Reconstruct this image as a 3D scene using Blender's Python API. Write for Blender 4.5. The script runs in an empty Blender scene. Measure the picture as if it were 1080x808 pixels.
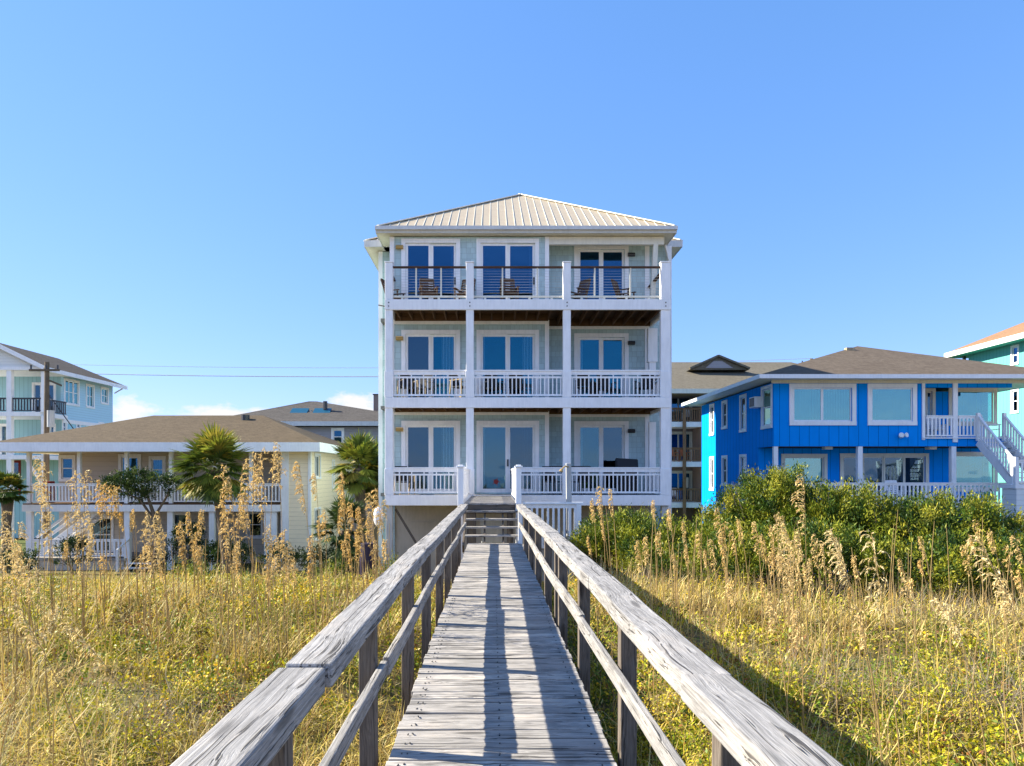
import bpy, math, random
import numpy as np
from mathutils import Vector

random.seed(11)
RNG = np.random.default_rng(5)
sc = bpy.context.scene
COL = sc.collection
F_PX, VPX, HY, EYE = 720.0, 520.0, 500.0, 1.6


def PX(px, D): return (px - VPX) * D / F_PX
def PZ(py, D): return EYE + (HY - py) * D / F_PX


def smooth(a, b, x):
    t = np.clip((x - a) / (b - a), 0, 1)
    return t * t * (3 - 2 * t)


def gz(x, y):
    x = np.asarray(x, float); y = np.asarray(y, float)
    z = -0.52 - 1.85 * smooth(11, 23, y) - 0.6 * smooth(24, 33, y) - 2.6 * smooth(-3, -32, y) - 4.0 * smooth(-40, -90, y)
    near = 1 - smooth(60, 120, np.abs(x)) 
    z = z + near * (0.11 * np.sin(x * 0.9 + 1.3 * np.sin(y * 0.31)) * np.cos(y * 0.55 + 0.4) + 0.07 * np.sin(x * 2.3 + y * 1.1) * np.sin(y * 2.1 - x * 0.6)) * (1 - smooth(20, 40, y))
    z = z + 0.20 * smooth(1.3, 2.3, x) * (1 - smooth(5.0, 8.0, x)) * smooth(0.5, 2, y) * (1 - smooth(9, 12, y))
    z = z - 0.12 * (1 - smooth(0.7, 1.6, np.abs(x))) * (1 - smooth(14, 20, y))
    return z


# ------------------------------------------------------------------ materials
MATS = {}


class NT:
    def __init__(s, name):
        m = bpy.data.materials.new(name); m.use_nodes = True
        s.m = m; s.t = m.node_tree; s.t.nodes.clear()
        s.out = s.t.nodes.new('ShaderNodeOutputMaterial')
        MATS[name] = m

    def n(s, typ, **kw):
        nd = s.t.nodes.new(typ)
        for k, v in kw.items():
            if k.startswith('i_'):
                nd.inputs[k[2:].replace('_', ' ')].default_value = v
            else:
                setattr(nd, k, v)
        return nd

    def l(s, a, b): s.t.links.new(a, b)

    def math(s, op, a, b=None, c=None):
        nd = s.n('ShaderNodeMath', operation=op)
        for i, v in enumerate((a, b, c)):
            if v is None: continue
            if isinstance(v, (int, float)): nd.inputs[i].default_value = v
            else: s.l(v, nd.inputs[i])
        return nd.outputs[0]

    def mix(s, f, a, b, mode='MIX'):
        nd = s.n('ShaderNodeMix', data_type='RGBA', blend_type=mode)
        for i, v in ((0, f), (6, a), (7, b)):
            if isinstance(v, (int, float)): nd.inputs[i].default_value = v
            elif isinstance(v, (tuple, list)): nd.inputs[i].default_value = (*v[:3], 1)
            else: s.l(v, nd.inputs[i])
        return nd.outputs[2]

    def ramp(s, f, stops):
        nd = s.n('ShaderNodeValToRGB')
        cr = nd.color_ramp
        while len(cr.elements) < len(stops): cr.elements.new(0.5)
        for e, (p, c) in zip(cr.elements, stops):
            e.position = p
            e.color = (*c, 1) if isinstance(c, (tuple, list)) else (c, c, c, 1)
        s.l(f, nd.inputs[0])
        return nd.outputs[0]

    def noise(s, vec, scale, detail=3, rough=0.55, dist=0.0):
        nd = s.n('ShaderNodeTexNoise'); nd.inputs['Scale'].default_value = scale
        nd.inputs['Detail'].default_value = detail; nd.inputs['Roughness'].default_value = rough
        nd.inputs['Distortion'].default_value = dist
        if vec is not None: s.l(vec, nd.inputs['Vector'])
        return nd.outputs['Fac']

    def pos(s): return s.n('ShaderNodeNewGeometry').outputs['Position']
    def attr(s, name, out='Fac'):
        nd = s.n('ShaderNodeAttribute', attribute_name=name); return nd.outputs[out]

    def scale(s, vec, v):
        nd = s.n('ShaderNodeVectorMath', operation='MULTIPLY'); s.l(vec, nd.inputs[0]); nd.inputs[1].default_value = v
        return nd.outputs[0]

    def xyz(s, vec):
        nd = s.n('ShaderNodeSeparateXYZ'); s.l(vec, nd.inputs[0]); return nd.outputs

    def bump(s, h, strength=0.5, dist=0.01):
        nd = s.n('ShaderNodeBump'); nd.inputs['Strength'].default_value = strength; nd.inputs['Distance'].default_value = dist
        s.l(h, nd.inputs['Height']); return nd.outputs[0]

    def bsdf(s, col, rough=0.6, normal=None, spec=0.3, metal=0.0):
        b = s.n('ShaderNodeBsdfPrincipled')
        for k, v in (('Base Color', col), ('Roughness', rough), ('Metallic', metal), ('Specular IOR Level', spec)):
            if isinstance(v, (int, float)): b.inputs[k].default_value = v
            elif isinstance(v, (tuple, list)): b.inputs[k].default_value = (*v[:3], 1)
            else: s.l(v, b.inputs[k])
        if normal is not None: s.l(normal, b.inputs['Normal'])
        s.l(b.outputs[0], s.out.inputs[0])
        return b


def mat_paint(name, col, rough=0.5, dirt=0.12):
    t = NT(name); p = t.pos()
    n = t.noise(p, 2.3, 5, 0.6); n2 = t.noise(t.scale(p, (9, 9, 1.2)), 1.5, 4)
    f = t.math('MULTIPLY', t.math('ADD', n, n2), 0.5)
    c = t.mix(t.ramp(f, [(0.42, 0), (0.68, 1)]), col, tuple(x * (1 - dirt * 1.6) for x in col))
    t.bsdf(c, rough, t.bump(n2, 0.12, 0.004))
    return t.m


def mat_plain(name, col, rough=0.6, spec=0.3, metal=0.0):
    t = NT(name); n = t.noise(t.pos(), 14, 3)
    c = t.mix(n, tuple(x * 0.85 for x in col), tuple(min(1, x * 1.12) for x in col))
    t.bsdf(c, rough, None, spec, metal)
    return t.m


def mat_lap(name, col, pitch=0.16, dirt=0.1):
    t = NT(name); p = t.pos(); x = t.xyz(p)
    f = t.math('FRACT', t.math('DIVIDE', x[2], pitch))
    h = t.math('SUBTRACT', 1.0, f)
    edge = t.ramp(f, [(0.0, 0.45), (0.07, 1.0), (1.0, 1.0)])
    n = t.noise(t.scale(p, (2, 2, 8)), 1.6, 4)
    c = t.mix(n, tuple(v * (1 - dirt) for v in col), tuple(min(1, v * (1 + dirt)) for v in col))
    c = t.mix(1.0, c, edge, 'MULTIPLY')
    t.bsdf(c, 0.55, t.bump(h, 0.6, 0.02))
    return t.m


def mat_batten(name, col, pitch=0.4, dirt=0.1, gw=0.035):
    t = NT(name); p = t.pos(); x = t.xyz(p)
    u = t.math('ADD', x[0], x[1])
    f = t.math('FRACT', t.math('DIVIDE', u, pitch))
    g = t.ramp(f, [(0.0, 0.35), (gw, 0.4), (gw * 1.6, 1.0), (1.0, 1.0)])
    n = t.noise(t.scale(p, (4, 4, 0.7)), 1.7, 5)
    n2 = t.noise(p, 0.6, 3)
    c = t.mix(t.math('MULTIPLY', t.math('ADD', n, n2), 0.5), tuple(v * (1 - 2 * dirt) for v in col), tuple(min(1, v * (1 + 2 * dirt)) for v in col))
    c = t.mix(1.0, c, g, 'MULTIPLY')
    t.bsdf(c, 0.75, t.bump(g, 0.5, 0.012), 0.02)
    return t.m


def mat_shake(name, col):
    t = NT(name); p = t.pos(); x = t.xyz(p)
    cb = t.n('ShaderNodeCombineXYZ'); t.l(t.math('ADD', x[0], x[1]), cb.inputs[0]); t.l(x[2], cb.inputs[1])
    b = t.n('ShaderNodeTexBrick'); t.l(cb.outputs[0], b.inputs['Vector'])
    b.inputs['Scale'].default_value = 1.0
    b.inputs['Brick Width'].default_value = 0.2; b.inputs['Row Height'].default_value = 0.2
    b.inputs['Mortar Size'].default_value = 0.006; b.inputs['Mortar Smooth'].default_value = 0.3
    b.inputs['Color1'].default_value = (*[v * 0.84 for v in col], 1)
    b.inputs['Color2'].default_value = (*[min(1, v * 1.12) for v in col], 1)
    b.inputs['Mortar'].default_value = (*[v * 0.55 for v in col], 1)
    b.offset = 0.37; b.squash = 0.8
    n = t.noise(t.scale(p, (14, 14, 2.0)), 1.5, 4)
    c = t.mix(0.35, b.outputs['Color'], t.mix(n, tuple(v * 0.7 for v in col), tuple(min(1, v * 1.2) for v in col)))
    t.bsdf(c, 0.65, t.bump(t.math('SUBTRACT', 1.0, b.outputs['Fac']), 0.4, 0.012))
    return t.m


def mat_shingle(name, ca, cb_):
    t = NT(name); p = t.pos(); x = t.xyz(p)
    cb = t.n('ShaderNodeCombineXYZ'); t.l(t.math('ADD', x[0], t.math('MULTIPLY', x[1], 0.63)), cb.inputs[0])
    t.l(t.math('MULTIPLY', x[2], 2.2), cb.inputs[1])
    b = t.n('ShaderNodeTexBrick'); t.l(cb.outputs[0], b.inputs['Vector'])
    b.inputs['Scale'].default_value = 1.0
    b.inputs['Brick Width'].default_value = 0.42; b.inputs['Row Height'].default_value = 0.2
    b.inputs['Mortar Size'].default_value = 0.012
    b.inputs['Color1'].default_value = (*ca, 1); b.inputs['Color2'].default_value = (*cb_, 1)
    b.inputs['Mortar'].default_value = (*[v * 0.6 for v in ca], 1)
    n = t.noise(p, 5.0, 6, 0.75); n2 = t.noise(p, 0.5, 3)
    c = t.mix(0.55, b.outputs['Color'], t.mix(t.ramp(n, [(0.3, 0), (0.7, 1)]), tuple(v * 0.6 for v in ca), tuple(v * 1.35 for v in cb_)))
    c = t.mix(t.math('MULTIPLY', n2, 0.35), c, tuple(v * 0.7 for v in ca))
    t.bsdf(c, 0.9, t.bump(b.outputs['Fac'], 0.3, 0.01), 0.1)
    return t.m


def mat_wood(name, light, dark, crack, streak=1.0, bump=0.6, lo=0.40, hi=0.60):
    """weathered timber; gco = coordinate along/across the piece, rnd = per piece"""
    t = NT(name)
    g = t.attr('gco', 'Vector'); r = t.attr('rnd', 'Fac')
    off = t.n('ShaderNodeCombineXYZ'); t.l(t.math('MULTIPLY', r, 37.0), off.inputs[0]); t.l(t.math('MULTIPLY', r, 91.0), off.inputs[1]); t.l(t.math('MULTIPLY', r, 13.0), off.inputs[2])
    ad = t.n('ShaderNodeVectorMath', operation='ADD'); t.l(g, ad.inputs[0]); t.l(off.outputs[0], ad.inputs[1])
    v = ad.outputs[0]
    warp = t.noise(t.scale(v, (1.6, 7, 7)), 1.0, 2)
    wv = t.n('ShaderNodeCombineXYZ')
    t.l(t.math('MULTIPLY', t.math('SUBTRACT', warp, 0.5), 0.10), wv.inputs[1]); t.l(t.math('MULTIPLY', t.math('SUBTRACT', warp, 0.5), 0.06), wv.inputs[2])
    ad2 = t.n('ShaderNodeVectorMath', operation='ADD'); t.l(v, ad2.inputs[0]); t.l(wv.outputs[0], ad2.inputs[1])
    v2 = ad2.outputs[0]
    grain = t.noise(t.scale(v2, (1.3, 105, 105)), 1.0, 5, 0.7)
    fine = t.noise(t.scale(v2, (4, 300, 300)), 1.0, 3, 0.6)
    blot = t.noise(t.scale(v, (2.2, 5, 5)), 1.0, 4, 0.6)
    ck = t.noise(t.scale(v2, (0.75, 62, 62)), 1.0, 3, 0.6)
    ckm = t.ramp(ck, [(0.0, 1), (0.355, 1), (0.40, 0), (1, 0)])
    kn = t.n('ShaderNodeTexVoronoi'); kn.inputs['Scale'].default_value = 1.0
    t.l(t.scale(v, (1.25, 7.0, 7.0)), kn.inputs['Vector'])
    knm = t.ramp(kn.outputs['Distance'], [(0.0, 1), (0.10, 0.9), (0.17, 0), (1, 0)])
    tone = t.math('ADD', t.math('MULTIPLY', grain, 0.62), t.math('MULTIPLY', blot, 0.38))
    c = t.mix(t.ramp(tone, [(lo, 0), (hi, 1)]), dark, light)
    c = t.mix(t.math('MULTIPLY', t.ramp(fine, [(0.38, 1), (0.54, 0)]), 0.5), c, tuple(k * 0.6 for k in dark))
    warmth = t.ramp(blot, [(0.52, 0), (0.75, 1)])
    c = t.mix(t.math('MULTIPLY', warmth, 0.35), c, (light[0] * 0.95, light[1] * 0.78, light[2] * 0.58))
    c = t.mix(t.math('MULTIPLY', t.math('POWER', r, 1.5), 0.75), c, tuple(k * 0.5 for k in light))
    c = t.mix(t.math('MULTIPLY', knm, 0.75), c, tuple(k * 0.5 for k in dark))
    c = t.mix(t.math('MULTIPLY', ckm, 0.78 * streak), c, crack)
    h = t.math('ADD', t.math('MULTIPLY', grain, 0.5), t.math('MULTIPLY', t.math('SUBTRACT', 1.0, ckm), 0.9))
    h = t.math('ADD', h, t.math('MULTIPLY', fine, 0.25))
    t.bsdf(c, 0.8, t.bump(h, bump, 0.006), 0.2)
    return t.m


def mat_leaf(name, trans=0.35, rough=0.55):
    t = NT(name); c = t.attr('col', 'Color')
    b = t.n('ShaderNodeBsdfPrincipled'); t.l(c, b.inputs['Base Color']); b.inputs['Roughness'].default_value = rough
    b.inputs['Specular IOR Level'].default_value = 0.25
    tr = t.n('ShaderNodeBsdfTranslucent'); t.l(t.mix(0.3, c, (0.5, 0.45, 0.08), 'OVERLAY'), tr.inputs[0])
    mx = t.n('ShaderNodeMixShader'); mx.inputs[0].default_value = trans
    t.l(b.outputs[0], mx.inputs[1]); t.l(tr.outputs[0], mx.inputs[2]); t.l(mx.outputs[0], t.out.inputs[0])
    return t.m


def mat_glass(name, refl=(0.45, 0.75, 1.0), tint=(0.55, 0.65, 0.7), f0=0.16):
    t = NT(name)
    gl = t.n('ShaderNodeBsdfGlossy'); gl.inputs['Color'].default_value = (*refl, 1); gl.inputs['Roughness'].default_value = 0.02
    nz = t.noise(t.pos(), 0.9, 2)
    t.l(t.bump(nz, 0.16, 0.06), gl.inputs['Normal'])
    tr = t.n('ShaderNodeBsdfTransparent'); tr.inputs['Color'].default_value = (*tint, 1)
    lw = t.n('ShaderNodeLayerWeight'); lw.inputs['Blend'].default_value = 0.35
    fac = t.math('MINIMUM', t.math('ADD', t.math('MULTIPLY', lw.outputs['Fresnel'], 0.7), f0), 0.95)
    mx = t.n('ShaderNodeMixShader'); t.l(fac, mx.inputs[0]); t.l(tr.outputs[0], mx.inputs[1]); t.l(gl.outputs[0], mx.inputs[2])
    t.l(mx.outputs[0], t.out.inputs[0])
    return t.m


def mat_ground():
    t = NT('dune_soil'); p = t.pos()
    n = t.noise(p, 9, 6, 0.7); n2 = t.noise(p, 1.1, 4)
    c = t.ramp(n, [(0.3, (0.055, 0.042, 0.02)), (0.5, (0.16, 0.12, 0.055)), (0.7, (0.30, 0.23, 0.12))])
    c = t.mix(t.ramp(n2, [(0.45, 0), (0.65, 1)]), c, (0.13, 0.12, 0.04))
    x = t.xyz(p)
    far = t.ramp(t.math('DIVIDE', x[1], 60.0), [(0.0, 0), (0.5, 0), (0.7, 1)])
    c = t.mix(far, c, (0.10, 0.12, 0.04))
    sand = t.ramp(t.math('MULTIPLY', x[1], -0.05), [(0.12, 0), (0.4, 1)])
    c = t.mix(sand, c, (0.56, 0.49, 0.37))
    t.bsdf(c, 0.95, t.bump(n, 0.8, 0.04), 0.05)
    return t.m


M_WHITE = mat_paint('white_paint', (0.86, 0.85, 0.84), 0.55, 0.08)
M_CREAMW = mat_paint('cream_trim_paint', (0.74, 0.70, 0.58), 0.5, 0.10)
M_SHAKE = mat_shake('teal_shake_wall', (0.43, 0.56, 0.57))
M_METAL = mat_paint('cream_metal_roof', (0.46, 0.375, 0.25), 0.45, 0.10)
M_GUT = mat_paint('grey_gutter', (0.60, 0.60, 0.58), 0.4, 0.1)
M_JOIST = mat_wood('brown_joist_wood', (0.20, 0.11, 0.055), (0.09, 0.045, 0.02), (0.03, 0.015, 0.01))
M_WOOD = mat_wood('weathered_plank', (0.54, 0.505, 0.465), (0.095, 0.087, 0.079), (0.018, 0.015, 0.014), 1.0, 0.9, 0.41, 0.56)
M_RAIL = mat_wood('weathered_rail', (0.45, 0.432, 0.41), (0.175, 0.165, 0.155), (0.016, 0.014, 0.013), 1.0, 1.0)
M_POST = mat_wood('weathered_post', (0.22, 0.185, 0.15), (0.095, 0.075, 0.06), (0.02, 0.016, 0.013))
M_CHAIRW = mat_wood('rocker_wood', (0.15, 0.085, 0.055), (0.08, 0.045, 0.03), (0.03, 0.02, 0.015))
M_PALEW = mat_wood('pale_chair_wood', (0.62, 0.50, 0.32), (0.42, 0.31, 0.18), (0.1, 0.07, 0.04))
M_BALW = mat_wood('balcony_wood', (0.34, 0.20, 0.11), (0.2, 0.11, 0.06), (0.05, 0.03, 0.02))
M_GLASS = mat_glass('window_glass', (0.14, 0.44, 0.76), (0.45, 0.6, 0.7), 0.13)
M_GLASSM = mat_glass('middle_door_glass', (0.08, 0.46, 0.66), (0.75, 0.85, 0.9), 0.13)
M_GLASSL = mat_glass('lower_door_glass', (0.30, 0.55, 0.68), (0.75, 0.85, 0.9), 0.13)
M_TEALG = mat_glass('teal_window_glass', (0.50, 0.88, 0.86), (0.4, 0.6, 0.62), 0.26)
M_DARKG = mat_glass('dark_window_glass', (0.45, 0.7, 0.9), (0.35, 0.42, 0.45), 0.10)
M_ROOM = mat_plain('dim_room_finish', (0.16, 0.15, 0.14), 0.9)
M_CURT = mat_batten('curtain_cloth', (0.80, 0.80, 0.78), 0.11, 0.05, 0.3)
M_BLACK = mat_plain('black_fabric', (0.02, 0.021, 0.024), 0.7)
M_DARK = mat_plain('dark_metal', (0.03, 0.03, 0.033), 0.4, 0.5)
M_BRASS = mat_plain('brass_lamp', (0.42, 0.28, 0.10), 0.4, 0.5, 0.4)
M_BEIGE = mat_paint('beige_render', (0.50, 0.44, 0.35), 0.8, 0.12)
M_RED = mat_plain('red_paint', (0.22, 0.02, 0.02), 0.5)
M_ORANGE = mat_plain('orange_paint', (0.65, 0.16, 0.05), 0.5)
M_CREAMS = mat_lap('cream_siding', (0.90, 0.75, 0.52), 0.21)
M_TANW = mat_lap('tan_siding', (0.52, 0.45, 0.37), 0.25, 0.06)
M_BROWNR = mat_shingle('brown_roof_shingle', (0.088, 0.065, 0.042), (0.125, 0.094, 0.06))
M_GREYR = mat_shingle('grey_roof_shingle', (0.072, 0.064, 0.058), (0.11, 0.10, 0.09))
M_TANR = mat_shingle('tan_roof_shingle', (0.13, 0.115, 0.085), (0.175, 0.155, 0.12))
M_ORANR = mat_shingle('orange_roof_shingle', (0.24, 0.14, 0.08), (0.29, 0.175, 0.10))
M_BLUE = mat_batten('bright_blue_batten', (0.003, 0.265, 0.78), 0.42, 0.10)
M_PBLUE = mat_lap('pale_blue_siding', (0.42, 0.66, 0.76), 0.18, 0.05)
M_PBATT = mat_batten('pale_blue_batten', (0.36, 0.64, 0.74), 0.4, 0.05)
M_PTEAL = mat_batten('porch_teal_wall', (0.30, 0.50, 0.55), 0.3, 0.05)
M_TEAL = mat_batten('teal_batten', (0.13, 0.43, 0.37), 0.3, 0.06)
M_GREYW = mat_lap('grey_violet_siding', (0.30, 0.285, 0.30), 0.2, 0.05)
M_BROWNW = mat_paint('brown_stucco', (0.26, 0.19, 0.155), 0.8, 0.12)
M_LAPW = mat_lap('white_lap_siding', (0.74, 0.74, 0.70), 0.2, 0.04)
M_GROUND = mat_ground()
M_GRASS = mat_leaf('grass_blade', 0.30, 0.6)
M_LEAF = mat_leaf('leaf', 0.26, 0.5)
M_OAT = mat_leaf('sea_oat_straw', 0.30, 0.6)
M_BARK = mat_wood('bark', (0.22, 0.17, 0.12), (0.10, 0.075, 0.05), (0.03, 0.02, 0.015))
M_GREYPOLE = mat_paint('grey_pole_paint', (0.48, 0.48, 0.46), 0.5, 0.15)
t = NT('sea_water'); t.bsdf((0.02, 0.07, 0.09), 0.12, t.bump(t.noise(t.pos(), 0.5, 5, 0.7), 0.5, 0.4), 0.5)
M_SEA = t.m


# ------------------------------------------------------------------ mesh tools
def world_loc(o):
    v = Vector((0, 0, 0))
    while o is not None:
        v += o.location; o = o.parent
    return v


def tag(o, label=None, cat=None, group=None, kind=None):
    if label: o['label'] = label
    if cat: o['category'] = cat
    if group: o['group'] = group
    if kind: o['kind'] = kind
    return o


def thing(name, label, cat, loc=(0, 0, 0), group=None, rz=0):
    o = bpy.data.objects.new(name, None); COL.objects.link(o)
    o.empty_display_size = 0.2; o.location = loc; o.rotation_euler.z = rz
    return tag(o, label, cat, group)


def copy_tree(o, parent=None):
    c = o.copy(); COL.objects.link(c); c.parent = parent
    for ch in list(o.children): copy_tree(ch, c)
    return c


class Fr:
    """local frame: u along a wall, w outward from it, z up"""
    def __init__(s, ox, oy, oz=0, deg=0):
        s.o = (ox, oy, oz); a = math.radians(deg); s.c = math.cos(a); s.s = math.sin(a)
    def __call__(s, u, w, z):
        return (s.o[0] + u * s.c + w * s.s, s.o[1] + u * s.s - w * s.c, s.o[2] + z)


W0 = Fr(0, 0)


class MB:
    def __init__(s): s.v = []; s.f = []; s.r = []; s.g = []

    def add(s, vs, fs, rnd=None, g=None):
        b = len(s.v); r = random.random() if rnd is None else rnd
        s.v += vs; s.f += [tuple(i + b for i in f) for f in fs]
        s.r += [r] * len(vs); s.g += (g if g is not None else vs)
        return s

    def hexa(s, p, rnd=None, g=None):
        return s.add(p, [(0, 3, 2, 1), (4, 5, 6, 7), (0, 1, 5, 4), (1, 2, 6, 5), (2, 3, 7, 6), (3, 0, 4, 7)], rnd, g)

    def box(s, x0, x1, y0, y1, z0, z1, rnd=None):
        p = [(x0, y0, z0), (x1, y0, z0), (x1, y1, z0), (x0, y1, z0), (x0, y0, z1), (x1, y0, z1), (x1, y1, z1), (x0, y1, z1)]
        d = [x1 - x0, y1 - y0, z1 - z0]; ax = sorted(range(3), key=lambda i: -d[i])
        return s.hexa(p, rnd, [(q[ax[0]], q[ax[1]], q[ax[2]]) for q in p])

    def fbox(s, fr, u0, u1, w0, w1, z0, z1, rnd=None):
        L = [(u0, w1, z0), (u1, w1, z0), (u1, w0, z0), (u0, w0, z0), (u0, w1, z1), (u1, w1, z1), (u1, w0, z1), (u0, w0, z1)]
        d = [u1 - u0, w1 - w0, z1 - z0]; ax = sorted(range(3), key=lambda i: -abs(d[i]))
        return s.hexa([fr(*q) for q in L], rnd, [(q[ax[0]], q[ax[1]], q[ax[2]]) for q in L])

    def bar(s, a, b, wx, wz, up=(0, 0, 1), rnd=None, segs=1, wob=None):
        a = Vector(a); b = Vector(b); d = (b - a); L = d.length; d.normalize()
        up = Vector(up)
        if abs(d.dot(up)) > 0.98: up = Vector((0, 1, 0))
        sd = d.cross(up).normalized(); u = sd.cross(d).normalized()
        vs = []; g = []; fs = []
        for k in range(segs + 1):
            t = k / segs; c = a.lerp(b, t)
            if wob: c = c + sd * wob(t)[0] + u * wob(t)[1]
            for (i, j) in ((-1, -1), (1, -1), (1, 1), (-1, 1)):
                vs.append(tuple(c + sd * (i * wx / 2) + u * (j * wz / 2))); g.append((t * L, i * wx / 2, j * wz / 2))
        for k in range(segs):
            o = 4 * k
            for q in range(4):
                r = (q + 1) % 4
                fs.append((o + q, o + r, o + 4 + r, o + 4 + q))
        fs.append((3, 2, 1, 0)); o = 4 * segs; fs.append((o, o + 1, o + 2, o + 3))
        return s.add(vs, fs, rnd, g)

    def tube(s, pts, rad, n=8, cap=True, rnd=None):
        pts = [Vector(p) for p in pts]
        if not isinstance(rad, (list, tuple)): rad = [rad] * len(pts)
        vs = []; fs = []; g = []; L = 0
        for k, p in enumerate(pts):
            d = (pts[min(k + 1, len(pts) - 1)] - pts[max(k - 1, 0)]).normalized()
            up = Vector((0, 0, 1)) if abs(d.z) < 0.9 else Vector((0, 1, 0))
            a = d.cross(up).normalized(); b = a.cross(d)
            if k: L += (p - pts[k - 1]).length
            for i in range(n):
                th = 2 * math.pi * i / n
                q = a * (math.cos(th) * rad[k]) + b * (math.sin(th) * rad[k])
                vs.append(tuple(p + q)); g.append((L, math.cos(th) * rad[k], math.sin(th) * rad[k]))
        for k in range(len(pts) - 1):
            for i in range(n):
                j = (i + 1) % n
                fs.append((k * n + i, k * n + j, (k + 1) * n + j, (k + 1) * n + i))
        if cap:
            fs.append(tuple(range(n - 1, -1, -1))); o = (len(pts) - 1) * n; fs.append(tuple(range(o, o + n)))
        return s.add(vs, fs, rnd, g)

    def ell(s, c, r, nu=12, nv=8, fn=None):
        vs = []; fs = []
        for j in range(nv + 1):
            ph = math.pi * j / nv
            for i in range(nu):
                th = 2 * math.pi * i / nu
                d = (math.sin(ph) * math.cos(th), math.sin(ph) * math.sin(th), math.cos(ph))
                k = fn(d) if fn else 1
                vs.append((c[0] + d[0] * r[0] * k, c[1] + d[1] * r[1] * k, c[2] + d[2] * r[2] * k))
        for j in range(nv):
            for i in range(nu):
                q = (i + 1) % nu
                fs.append((j * nu + i, (j + 1) * nu + i, (j + 1) * nu + q, j * nu + q))
        return s.add(vs, fs)

    def build(s, name, mat, parent=None, bevel=0, smooth_=False):
        off = world_loc(parent) if parent is not None else Vector((0, 0, 0))
        me = bpy.data.meshes.new(name)
        me.from_pydata([(v[0] - off.x, v[1] - off.y, v[2] - off.z) for v in s.v], [], s.f)
        a = me.attributes.new('rnd', 'FLOAT', 'POINT'); a.data.foreach_set('value', s.r)
        a = me.attributes.new('gco', 'FLOAT_VECTOR', 'POINT'); a.data.foreach_set('vector', [c for q in s.g for c in q])
        me.materials.append(mat)
        if smooth_: me.polygons.foreach_set('use_smooth', [True] * len(me.polygons))
        o = bpy.data.objects.new(name, me); COL.objects.link(o); o.parent = parent
        if bevel:
            m = o.modifiers.new('edge', 'BEVEL'); m.width = bevel; m.segments = 2; m.limit_method = 'ANGLE'
        return o


def np_mesh(name, V, F, col, mat, parent=None, smooth_=False):
    """V (n,3), F (m,k) all faces with k corners, col (n,3)"""
    V = np.asarray(V, np.float32); F = np.asarray(F, np.int32)
    if parent is not None:
        V = V - np.array(world_loc(parent), np.float32)
    me = bpy.data.meshes.new(name)
    me.vertices.add(len(V)); me.vertices.foreach_set('co', V.ravel())
    m, k = F.shape
    me.loops.add(m * k); me.loops.foreach_set('vertex_index', F.ravel())
    me.polygons.add(m); me.polygons.foreach_set('loop_start', np.arange(0, m * k, k, dtype=np.int32))
    me.polygons.foreach_set('loop_total', np.full(m, k, np.int32))
    if smooth_: me.polygons.foreach_set('use_smooth', np.ones(m, bool))
    a = me.attributes.new('col', 'FLOAT_COLOR', 'POINT')
    c4 = np.ones((len(V), 4), np.float32); c4[:, :3] = col; a.data.foreach_set('color', c4.ravel())
    me.update(calc_edges=True); me.materials.append(mat)
    o = bpy.data.objects.new(name, me); COL.objects.link(o); o.parent = parent
    return o


def wall(mb, fr, u0, u1, z0, z1, th=0.15, ops=()):
    """a wall with real openings, outer face at w=0"""
    us = sorted({u0, u1, *[max(u0, o[0]) for o in ops], *[min(u1, o[1]) for o in ops]})
    for a, b in zip(us, us[1:]):
        if b - a < 1e-4: continue
        m = (a + b) / 2
        cuts = sorted((o[2], o[3]) for o in ops if o[0] < m < o[1])
        z = z0
        for c0, c1 in cuts:
            if c0 > z + 1e-4: mb.fbox(fr, a, b, -th, 0, z, c0, 0.5)
            z = max(z, c1)
        if z1 > z + 1e-4: mb.fbox(fr, a, b, -th, 0, z, z1, 0.5)
    return mb


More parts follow.
